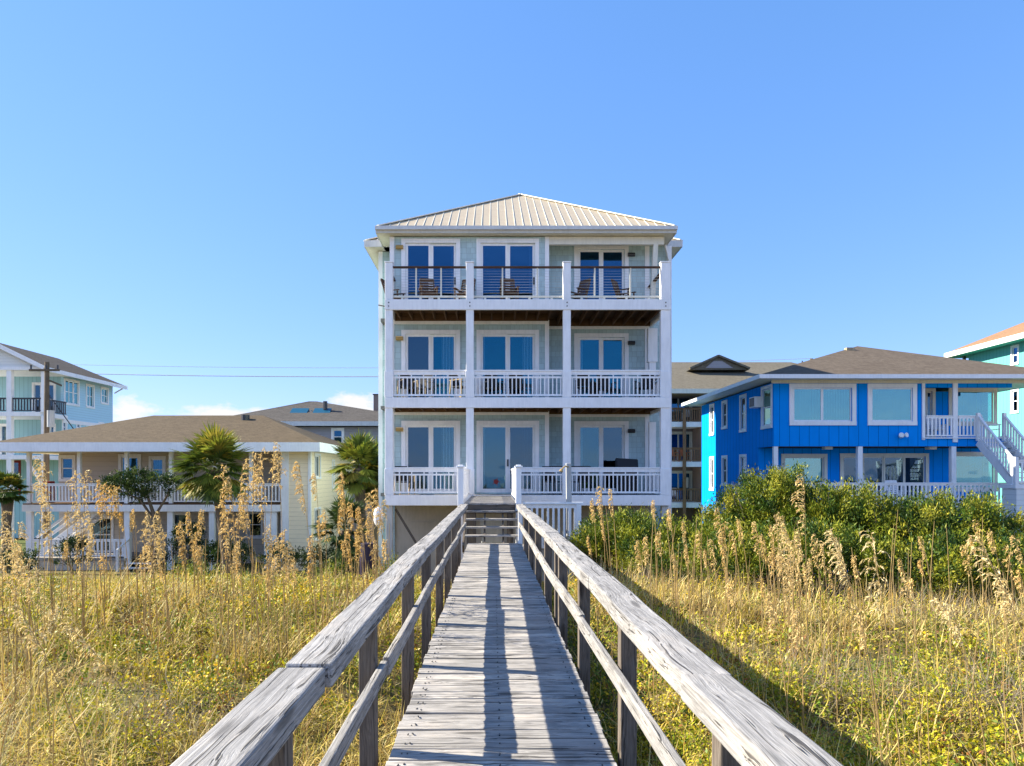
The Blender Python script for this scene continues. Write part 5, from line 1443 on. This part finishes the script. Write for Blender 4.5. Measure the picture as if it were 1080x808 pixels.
def palm(label, px, pyc, D, rpx, pxb, seed, fronds=46, skirt=True, pal=None):
    g = np.random.default_rng(seed); x = PX(px, D); zc = PZ(pyc, D); R = rpx * D / F_PX; xb = PX(pxb, D); zb = float(gz(xb, D))
    T = thing('palm_tree', label, 'palm', (xb, D, zb), 'palms beside the cream house')
    m = MB(); n = 10
    pts = [(xb + (x - xb) * (k / n) ** 1.3, D, zb - .1 + (zc - .05 - zb) * k / n) for k in range(n + 1)]
    m.tube(pts, [.17 + .03 * (k % 2) + (.05 if k > n - 3 else 0) for k in range(n + 1)], 10)
    m.build('trunk', M_BARK, T)
    def fans(num, el0, el1, cols, pr, rs):
        P, Dd, N, L, W, C = [], [], [], [], [], []
        for f in range(num):
            a = g.random() * 6.283; el = math.radians(g.uniform(el0, el1))
            d = np.array([math.cos(a) * math.cos(el), math.sin(a) * math.cos(el), math.sin(el)])
            pet = R * rs * g.uniform(.30, .66); base = np.array([x, D, zc]) + d * pet + np.array([0, 0, -.10 * pet])
            side = np.cross(d, [0, 0, 1]); side /= np.linalg.norm(side) + 1e-6; nn = np.cross(side, d)
            col = pick(g, 1, cols, pr)[0]
            P.append(np.array([x, D, zc])); Dd.append(d); N.append(nn); L.append(pet * 1.15); W.append(.045); C.append(col * .8)
            for q in np.linspace(-1.35, 1.35, 26):
                dd = d * math.cos(q) + side * math.sin(q) + np.array([0, 0, -.30 - .45 * abs(math.sin(q)) * g.random()]) + nn * .1
                P.append(base); Dd.append(dd); N.append(nn + g.normal(0, .25, 3)); L.append(R * rs * g.uniform(.44, .62) * (1 - .25 * abs(q) / 1.35)); W.append(.085); C.append(col * g.uniform(.8, 1.25))
        return diamonds(np.array(P), np.array(Dd), np.array(N), np.array(L), np.array(W), np.array(C))
    V, F, C = fans(fronds, -52, 86, pal or [(.14, .20, .03), (.24, .27, .035), (.08, .13, .025), (.36, .30, .05)], [3, 3, 2, 1.4], 1.0)
    np_mesh('crown', V, F, C, M_LEAF, T)
    if skirt:
        V, F, C = fans(34, -88, -35, [(.22, .17, .08), (.14, .11, .05), (.12, .13, .04)], [2, 2, 1], .75)
        np_mesh('dead_fronds', V, F, C, M_LEAF, T)


palm('large fan palm with a round crown in front of the cream house', 226, 492, 27.5, 45, 240, 1, 85)
palm('fan palm squeezed between the cream house and the tall house', 378, 490, 27.0, 35, 384, 2, 65)
palm('smaller fan palm close beside the left post of the tall house', 398, 500, 28.5, 36, 396, 3, 60, True)
palm('small palm at the left end of the cream house', 8, 515, 31.0, 22, 6, 4, 50, False)
palm('low palmetto at the foot of the cream side wall', 364, 555, 25.0, 34, 366, 5, 34, False, [(.05, .09, .03), (.08, .12, .035), (.03, .06, .02), (.07, .10, .03)])


# ------------------------------------------------------------------ sea oats
def sea_oat(label, px, pytop, D, head, lean=0.06, az=None, group=None, seed=0, tint=0.5, droop=0.5, full=1.0):
    g = np.random.default_rng(seed); rr = random.Random(seed)
    xt = PX(px, D); zt = PZ(pytop, D)
    az = (math.pi + rr.uniform(-.7, .7)) if az is None else az
    zb0 = float(gz(xt, D)); H = zt - zb0
    xb = xt - math.cos(az) * lean * H; yb = D - math.sin(az) * lean * H; zb = float(gz(xb, yb)); H = zt - zb
    S = thing('sea_oat', label, 'sea oat', (xb, yb, zb), group)
    def axis(t):
        k = lean * H * (t ** 1.8)
        return np.array([xb + math.cos(az) * k, yb + math.sin(az) * k, zb + H * t])
    rad = max(.0042, .0007 * D) ; ts = [0, .2, .4, .6, .8, 1]
    m = MB(); m.tube([tuple(axis(t)) for t in ts], [rad * (1.1 - .75 * t) for t in ts], 5)
    so = m.build('stem', M_OAT, S)
    a = so.data.attributes.new('col', 'FLOAT_COLOR', 'POINT'); c0 = np.array([.42, .29, .12]) * rr.uniform(.8, 1.15); nv = len(so.data.vertices)
    a.data.foreach_set('color', np.tile([*c0, 1], nv).astype(np.float32))
    # long dry leaves arching from the base
    nl = 7; lv, lf, lc = ribbons(xb + g.normal(0, .025, nl), yb + g.normal(0, .025, nl), np.full(nl, zb), (.35 + .5 * g.random(nl)) * min(1.2, H * .62), np.full(nl, .008 + .0005 * D), g.random(nl) * 6.283, .06 + .22 * g.random(nl), .5 + 1.3 * g.random(nl), g.normal(0, .4, nl), 7, pick(g, nl, [(.50, .36, .12), (.36, .34, .07)], [3, 1]), pick(g, nl, [(.85, .66, .28), (.62, .46, .14)], [2, 1]), g)
    np_mesh('leaf_blades', lv, lf, lc, M_OAT, S)
    # panicle
    P, Dd, L, W, C = [], [], [], [], []; TW = []
    t0 = 1 - head / H; nb = int((22 + rr.randint(0, 7)) * (.75 + .4 * full))
    base = np.array([.96, .79, .44]) * (1 - tint) + np.array([.88, .54, .11]) * tint
    sl = .011 + .0012 * D
    for b in range(nb):
        u = (b + rr.random() * .8) / nb; p0 = axis(t0 + (1 - t0) * u)
        bl = head * (.24 * math.sin(math.pi * min(1, .18 + .72 * (1 - u))) + .05) * rr.uniform(.6, 1.05) * full
        aa = az + rr.gauss(0, .75); el = rr.uniform(.75, 1.25)
        ns = max(3, int(bl / .0095)); prev = p0
        for k in range(1, ns + 1):
            s = k / ns; e = el - droop * 3.0 * s ** 1.5
            stp = np.array([math.cos(aa) * math.cos(e), math.sin(aa) * math.cos(e), math.sin(e)]) * bl / ns
            q = prev + stp
            if k % 2 == 0 or ns < 4: TW.append((prev, q))
            sd = g.normal(0, .30, 3) + stp / (bl / ns) * .9 + np.array([0, 0, -.9 * droop * s])
            P.append(q); Dd.append(sd); L.append(sl * rr.uniform(1.0, 2.0)); W.append(sl * rr.uniform(.26, .46)); C.append(base * rr.choice((.45, .7, .85, .95, 1.0)) * rr.uniform(.85, 1.1))
            prev = q
    P = np.array(P); n = len(P)
    V, F, Cc = diamonds(P, np.array(Dd), g.normal(0, 1, (n, 3)), np.array(L), np.array(W), np.array(C))
    V2, F2, C2 = diamonds(P, np.array(Dd) + g.normal(0, .18, (n, 3)), g.normal(0, 1, (n, 3)), np.array(L) * .95, np.array(W), np.array(C) * .92)
    np_mesh('seed_head', np.concatenate([V, V2]), np.concatenate([F, F2 + len(V)]), np.concatenate([Cc, C2]), M_OAT, S)
    return S


OATS = [
 # cluster label, group, [(px, top, D, head)], tint, lean
 ('tall pale sea oat before the left end of the cream porch railing', [(42, 484, 8.5, .6), (48, 487, 8.2, .6), (44, 520, 8.4, .5), (52, 540, 7.8, .5)], .25, .05),
 ('sea oat standing before the middle of the cream porch, left of the windswept tree', [(80, 496, 8.5, .6), (90, 497, 8.6, .5), (84, 530, 8.2, .5), (95, 541, 8.0, .5), (92, 570, 7.4, .3)], .3, .04),
 ('golden sea oat in the tight bunch overlapping the left of the windswept tree', [(105, 507, 9.5, .48), (112, 510, 9.6, .46), (118, 512, 9.4, .46), (124, 514, 9.6, .45)], .7, .03),
 ('short sea oat in front of the cream house steps', [(142, 537, 10, .26), (68, 572, 9, .22), (109, 585, 9.4, .26), (71, 540, 10, .2)], .5, .04),
 ('sea oat in the thick pale bunch just right of the cream house steps', [(153, 540, 8.4, .5), (158, 548, 8.2, .55), (168, 540, 8.3, .52), (163, 556, 8.0, .55), (172, 560, 8.5, .4), (156, 575, 8.1, .3)], .3, .05),
 ('slim sea oat below the lower windows left of the large palm trunk', [(189, 551, 9.4, .26), (195, 562, 9.2, .42), (201, 541, 9.8, .34), (210, 539, 9.6, .42), (207, 563, 9.4, .4), (212, 575, 9.2, .3)], .5, .04),
 ('tall sea oat in the big bunch overlapping the large palm', [(236, 492, 7.2, .55), (243, 504, 7.2, .6), (240, 540, 7.0, .5), (256, 490, 7.6, .6), (259, 520, 7.4, .4), (251, 545, 7.2, .42), (268, 478, 7.0, .55), (276, 474, 7.1, .5), (272, 500, 7.2, .5), (247, 575, 6.9, .3)], .45, .06),
 ('loose sea oat between the palm and the cream side wall', [(285, 556, 7.0, .36), (293, 568, 7.2, .42), (303, 575, 7.0, .4), (300, 560, 7.6, .3), (310, 590, 7.4, .3), (287, 590, 6.8, .35)], .4, .08),
 ('single golden sea oat right before the cream wall corner', [(315, 489, 7.4, .54)], .65, .08),
 ('faint open sea oat before the upper windows of the cream side wall', [(333, 500, 8.0, .3), (289, 467, 7.6, .5), (294, 480, 8, .4)], .35, .06),
 ('sea oat between the cream house and the tall house, before the palms', [(361, 500, 8.4, .42), (357, 536, 8.2, .3), (371, 531, 8.6, .34), (380, 535, 8.4, .26), (376, 556, 8.0, .42), (343, 540, 9, .4), (329, 565, 8.2, .35), (364, 560, 8.5, .3)], .6, .05),
 ('sea oat beside the grey pile under the left balcony corner', [(391, 521, 8.4, .4), (398, 516, 8.6, .5), (403, 530, 8.4, .4), (396, 575, 8, .3), (407, 570, 8.2, .25)], .45, .07),
 ('pale sea oat at the left end of the grass under the small palm', [(3, 540, 7.2, .5), (10, 558, 6.8, .45), (22, 575, 6.5, .4), (14, 590, 6.2, .4), (30, 590, 6.4, .35), (2, 580, 6, .4), (20, 552, 7.4, .4)], .25, .08),
 ('bent pale sea oat drooping low over the left grass', [(20, 640, 3.9, .3), (75, 658, 3.8, .3), (60, 640, 4.2, .26), (38, 600, 5.4, .3)], .15, .35),
 ('sea oat before the right balcony railing of the tall house', [(634, 514, 9.2, .42), (645, 517, 9.4, .36), (626, 527, 9.0, .3), (690, 528, 9.2, .24)], .45, .04),
 ('slim sea oat rising before the shrubs near the boardwalk rail', [(707, 538, 9.4, .26), (722, 551, 9.2, .26), (738, 560, 9.0, .36), (683, 566, 8.2, .36), (674, 570, 8.4, .38), (696, 560, 8.4, .30), (745, 580, 8.6, .2), (725, 575, 8.8, .26), (712, 585, 8.4, .2)], .4, .04),
 ('sea oat in the middle bunch before the tallest shrub', [(758, 537, 8.2, .5), (764, 552, 8.3, .42), (773, 560, 8.4, .3), (780, 548, 8.6, .3), (752, 570, 8.0, .36), (797, 550, 8.6, .42), (803, 565, 8.2, .3), (814, 554, 8.5, .3), (814, 582, 8.0, .26)], .45, .08),
 ('pale sea oat in the thick bunch left of the straight tall stalk', [(822, 541, 8.0, .4), (827, 545, 8.1, .4), (831, 562, 7.6, .5), (838, 570, 7.5, .5), (826, 580, 7.4, .45), (843, 560, 8.2, .4), (834, 590, 7.3, .35)], .25, .06),
 ('straight tall sea oat stalk standing highest before the shrub row', [(848, 503, 6.4, .55)], .4, .02),
 ('sea oat just right of the straight tall stalk', [(860, 563, 6.8, .34), (868, 572, 6.6, .3), (856, 590, 6.5, .3), (843, 645, 4.6, .26)], .35, .05),
 ('heavy pale sea oat with a drooping head left of the biggest leaning one', [(876, 560, 4.6, .36), (882, 566, 4.5, .3)], .15, .16),
 ('biggest pale sea oat leaning over the right grass', [(917, 562, 3.2, .42)], .12, .22),
 ('second big pale sea oat leaning near the right end of the grass', [(1026, 563, 3.3, .36)], .2, .24),
 ('low drooping sea oat between the two big leaning ones', [(985, 632, 3.6, .2), (1002, 640, 3.5, .2)], .1, .3),
 ('slim dark sea oat in front of the right hand shrubs', [(972, 566, 6.4, .2), (1018, 575, 7.0, .3), (1030, 548, 6.6, .26), (1046, 560, 6.4, .2), (1063, 575, 7, .3), (1071, 565, 6.8, .3), (950, 590, 7.0, .2), (902, 585, 7.0, .25)], .5, .14),
 ('tall wispy near sea oat rising out of the right foreground grass', [(812, 628, 4.2, .22), (905, 640, 3.9, .24), (958, 610, 4.4, .22), (1062, 612, 4.0, .26), (770, 612, 5.2, .22)], .4, .1),
]
k = 0
for lb, lst, tint, lean in OATS:
    for (px, py, D, hd) in lst:
        k += 1
        az = math.pi + 0.5 * math.sin(k * 2.3) if px > 560 else math.pi * (0.9 + .2 * math.sin(k)) + (math.pi if k % 3 == 0 else 0)
        sea_oat(lb, px, py, D, hd, lean * (1 + .3 * math.sin(k * 1.7)), az, (lb if len(lst) > 1 else None), 200 + k, tint, .62, (.62 + .25 * abs(math.sin(k * 1.3))) if (px > 600 and D > 6.2) else (1.0 if hd < .45 else .82))
# slimmer companions standing in the same bunches
ro_ = random.Random(5)
for lb, lst, tint, lean in OATS:
    if len(lst) < 4 or 'near' in lb or 'bent' in lb: continue
    for (px, py, D, hd) in lst:
        if ro_.random() < .62:
            k += 1
            sea_oat(lb, px + ro_.uniform(-11, 11), py + ro_.uniform(6, 46), D + ro_.uniform(-.7, .5), hd * ro_.uniform(.5, .85), lean * ro_.uniform(.6, 1.8) + .02, math.pi + ro_.uniform(-1.2, 1.2), lb, 900 + k, min(1, tint + .1), .62, ro_.uniform(.45, .7))
# bare straw stalks standing on both sides
gb = random.Random(77)
proto = []
for i in range(5):
    o = MB(); h = 1.0; b = gb.uniform(.03, .14)
    o.tube([(b * (t ** 2), .3 * b * t, t * h) for t in (0, .25, .5, .75, 1)], [.0075, .007, .006, .005, .003], 5)
    ob = o.build('straw_stalk', M_OAT); a = ob.data.attributes.new('col', 'FLOAT_COLOR', 'POINT')
    a.data.foreach_set('color', np.tile([.44, .31, .13, 1], len(ob.data.vertices)).astype(np.float32)); proto.append(ob)
ZN = [('thin bare straw stalk before the cream house and large palm', 25, 300, 26), ('thin bare straw stalk just left of the far boardwalk', 300, 412, 22), ('thin bare straw stalk in front of the shrubs near the boardwalk', 640, 790, 28), ('thin bare straw stalk in front of the right shrubs', 790, 1070, 26), ('near bare straw stalk standing beside the right handrail', 700, 1075, 26), ('near bare straw stalk in the left foreground grass', 5, 290, 14)]
used = set()
for lb, a, b, n in ZN:
    for i in range(n):
        D = gb.uniform(5.5, 10.5) if not lb.startswith('near') else gb.uniform(3.0, 5.6); px = gb.uniform(a, b); x = PX(px, D); j = gb.randrange(5)
        o = proto[j] if j not in used else proto[j].copy()
        if j in used: COL.objects.link(o)
        used.add(j)
        o.location = (x, D, float(gz(x, D))); hh = gb.uniform(.6, 1.5) if D > 5.6 else gb.uniform(.5, 1.0); s = max(.5, D / 11)
        o.scale = (s, s, hh); o.rotation_euler.z = gb.uniform(0, 6.28)
        tag(o, lb, 'straw stalk', lb + 's')

# ================================================================== LIGHT, SKY, CAMERA
SUN = Vector((-1.49, 0.30, 1.0)).normalized()
EL = math.asin(SUN.z)
w = bpy.data.worlds.new('World'); sc.world = w; w.use_nodes = True
nt = w.node_tree; nt.nodes.clear()
out = nt.nodes.new('ShaderNodeOutputWorld'); bg = nt.nodes.new('ShaderNodeBackground')
sky = nt.nodes.new('ShaderNodeTexSky'); sky.sky_type = 'NISHITA'; sky.sun_disc = False
sky.sun_elevation = EL; sky.sun_rotation = math.atan2(SUN.x, SUN.y)
sky.air_density = 1.0; sky.dust_density = 0.0; sky.ozone_density = 5.0; sky.altitude = 0
STRENGTH = 0.15
tc = nt.nodes.new('ShaderNodeTexCoord')


def vm(op, a, b=None):
    n = nt.nodes.new('ShaderNodeVectorMath'); n.operation = op
    for i, v in enumerate((a, b)):
        if v is None: continue
        if isinstance(v, tuple): n.inputs[i].default_value = v
        else: nt.links.new(v, n.inputs[i])
    return n


def fm(op, a, b=None, clamp=False):
    n = nt.nodes.new('ShaderNodeMath'); n.operation = op; n.use_clamp = clamp
    for i, v in enumerate((a, b)):
        if v is None: continue
        if isinstance(v, (int, float)): n.inputs[i].default_value = v
        else: nt.links.new(v, n.inputs[i])
    return n.outputs[0]


dirv = vm('NORMALIZE', tc.outputs['Generated']).outputs[0]
mask = None
for (px, py, sx, sy, amp) in ((137, 432, 19, 12, 1.05), (232, 437, 30, 9, .9), (290, 440, 40, 8, .7), (375, 428, 26, 12, 1.2), (60, 442, 40, 9, .6), (600, 470, 200, 8, .3)):
    d = Vector(((px - VPX) / F_PX, 1, (HY - py) / F_PX)).normalized()
    df = vm('SUBTRACT', dirv, tuple(d)).outputs[0]
    q = vm('MULTIPLY', df, (F_PX / sx, F_PX / sx, F_PX / sy)).outputs[0]
    l2 = nt.nodes.new('ShaderNodeVectorMath'); l2.operation = 'DOT_PRODUCT'; nt.links.new(q, l2.inputs[0]); nt.links.new(q, l2.inputs[1])
    g = fm('MULTIPLY', fm('EXPONENT', fm('MULTIPLY', l2.outputs['Value'], -0.7)), amp)
    mask = g if mask is None else fm('ADD', mask, g)
nz = nt.nodes.new('ShaderNodeTexNoise'); nz.inputs['Scale'].default_value = 38; nz.inputs['Detail'].default_value = 6; nz.inputs['Roughness'].default_value = .6
nt.links.new(vm('MULTIPLY', dirv, (1, 1, 2.0)).outputs[0], nz.inputs['Vector'])
cm = fm('MULTIPLY', fm('SUBTRACT', fm('ADD', mask, fm('MULTIPLY', nz.outputs['Fac'], 1.5)), 1.2), 2.2, True)
mx = nt.nodes.new('ShaderNodeMix'); mx.data_type = 'RGBA'
nt.links.new(cm, mx.inputs[0])
SKYK = 0.354 / STRENGTH
sep = nt.nodes.new('ShaderNodeSeparateColor'); nt.links.new(sky.outputs[0], sep.inputs[0])
cmb = nt.nodes.new('ShaderNodeCombineColor')
for ch, (kk, pp) in enumerate(((0.93, 0.75), (0.97, 0.55), (1.45, 0.50))):
    nt.links.new(fm('MULTIPLY', fm('POWER', fm('MULTIPLY', sep.outputs[ch], STRENGTH), pp), kk * SKYK), cmb.inputs[ch])
nt.links.new(cmb.outputs[0], mx.inputs[6]); mx.inputs[7].default_value = (1.0 * SKYK, 1.0 * SKYK, 1.03 * SKYK, 1)
# bright blue glow added in the unseen sky behind the viewer, fills shaded facades
sx = nt.nodes.new('ShaderNodeSeparateXYZ'); nt.links.new(dirv, sx.inputs[0])
bz = fm('MULTIPLY', fm('MULTIPLY', fm('SUBTRACT', sx.outputs[2], 0.27), 7.0, True), fm('MULTIPLY', fm('SUBTRACT', 0.66, sx.outputs[2]), 6.0, True))
by_ = fm('MULTIPLY', fm('SUBTRACT', fm('MULTIPLY', sx.outputs[1], -1.0), 0.35), 4.0, True)
n3 = nt.nodes.new('ShaderNodeTexNoise'); n3.inputs['Scale'].default_value = 3.0; n3.inputs['Detail'].default_value = 6
nt.links.new(dirv, n3.inputs['Vector'])
cb_ = fm('MULTIPLY', fm('MULTIPLY', bz, by_), fm('MULTIPLY', fm('SUBTRACT', n3.outputs['Fac'], 0.30), 4.0, True))
mx2 = nt.nodes.new('ShaderNodeMix'); mx2.data_type = 'RGBA'
nt.links.new(cb_, mx2.inputs[0]); nt.links.new(mx.outputs[2], mx2.inputs[6]); mx2.inputs[7].default_value = (1.0 * SKYK, 1.28 * SKYK, 2.2 * SKYK, 1)
nt.links.new(mx2.outputs[2], bg.inputs[0]); bg.inputs[1].default_value = STRENGTH
nt.links.new(bg.outputs[0], out.inputs[0])

sl = bpy.data.lights.new('sun', 'SUN'); sl.energy = 5.0; sl.angle = math.radians(0.5); sl.color = (1.0, 0.92, 0.76)
so = bpy.data.objects.new('sun', sl); COL.objects.link(so); so.rotation_euler = SUN.to_track_quat('Z', 'Y').to_euler(); so.location = (-30, 10, 30)

cam = bpy.data.cameras.new('camera'); co = bpy.data.objects.new('camera', cam); COL.objects.link(co)
co.location = (0, 0, EYE); co.rotation_euler = (math.pi / 2, 0, 0)
cam.sensor_width = 36; cam.sensor_fit = 'HORIZONTAL'; cam.lens = 36 * F_PX / 1080
cam.shift_x = 20 / 1080; cam.shift_y = 96 / 1080
cam.clip_start = 0.05; cam.clip_end = 8000
sc.camera = co
vs = sc.view_settings; vs.view_transform = 'Standard'; vs.look = 'None'; vs.exposure = 1.5; vs.gamma = 1; vs.use_curve_mapping = False
sc.cycles.max_bounces = 8; sc.cycles.transparent_max_bounces = 12; sc.cycles.use_denoising = True
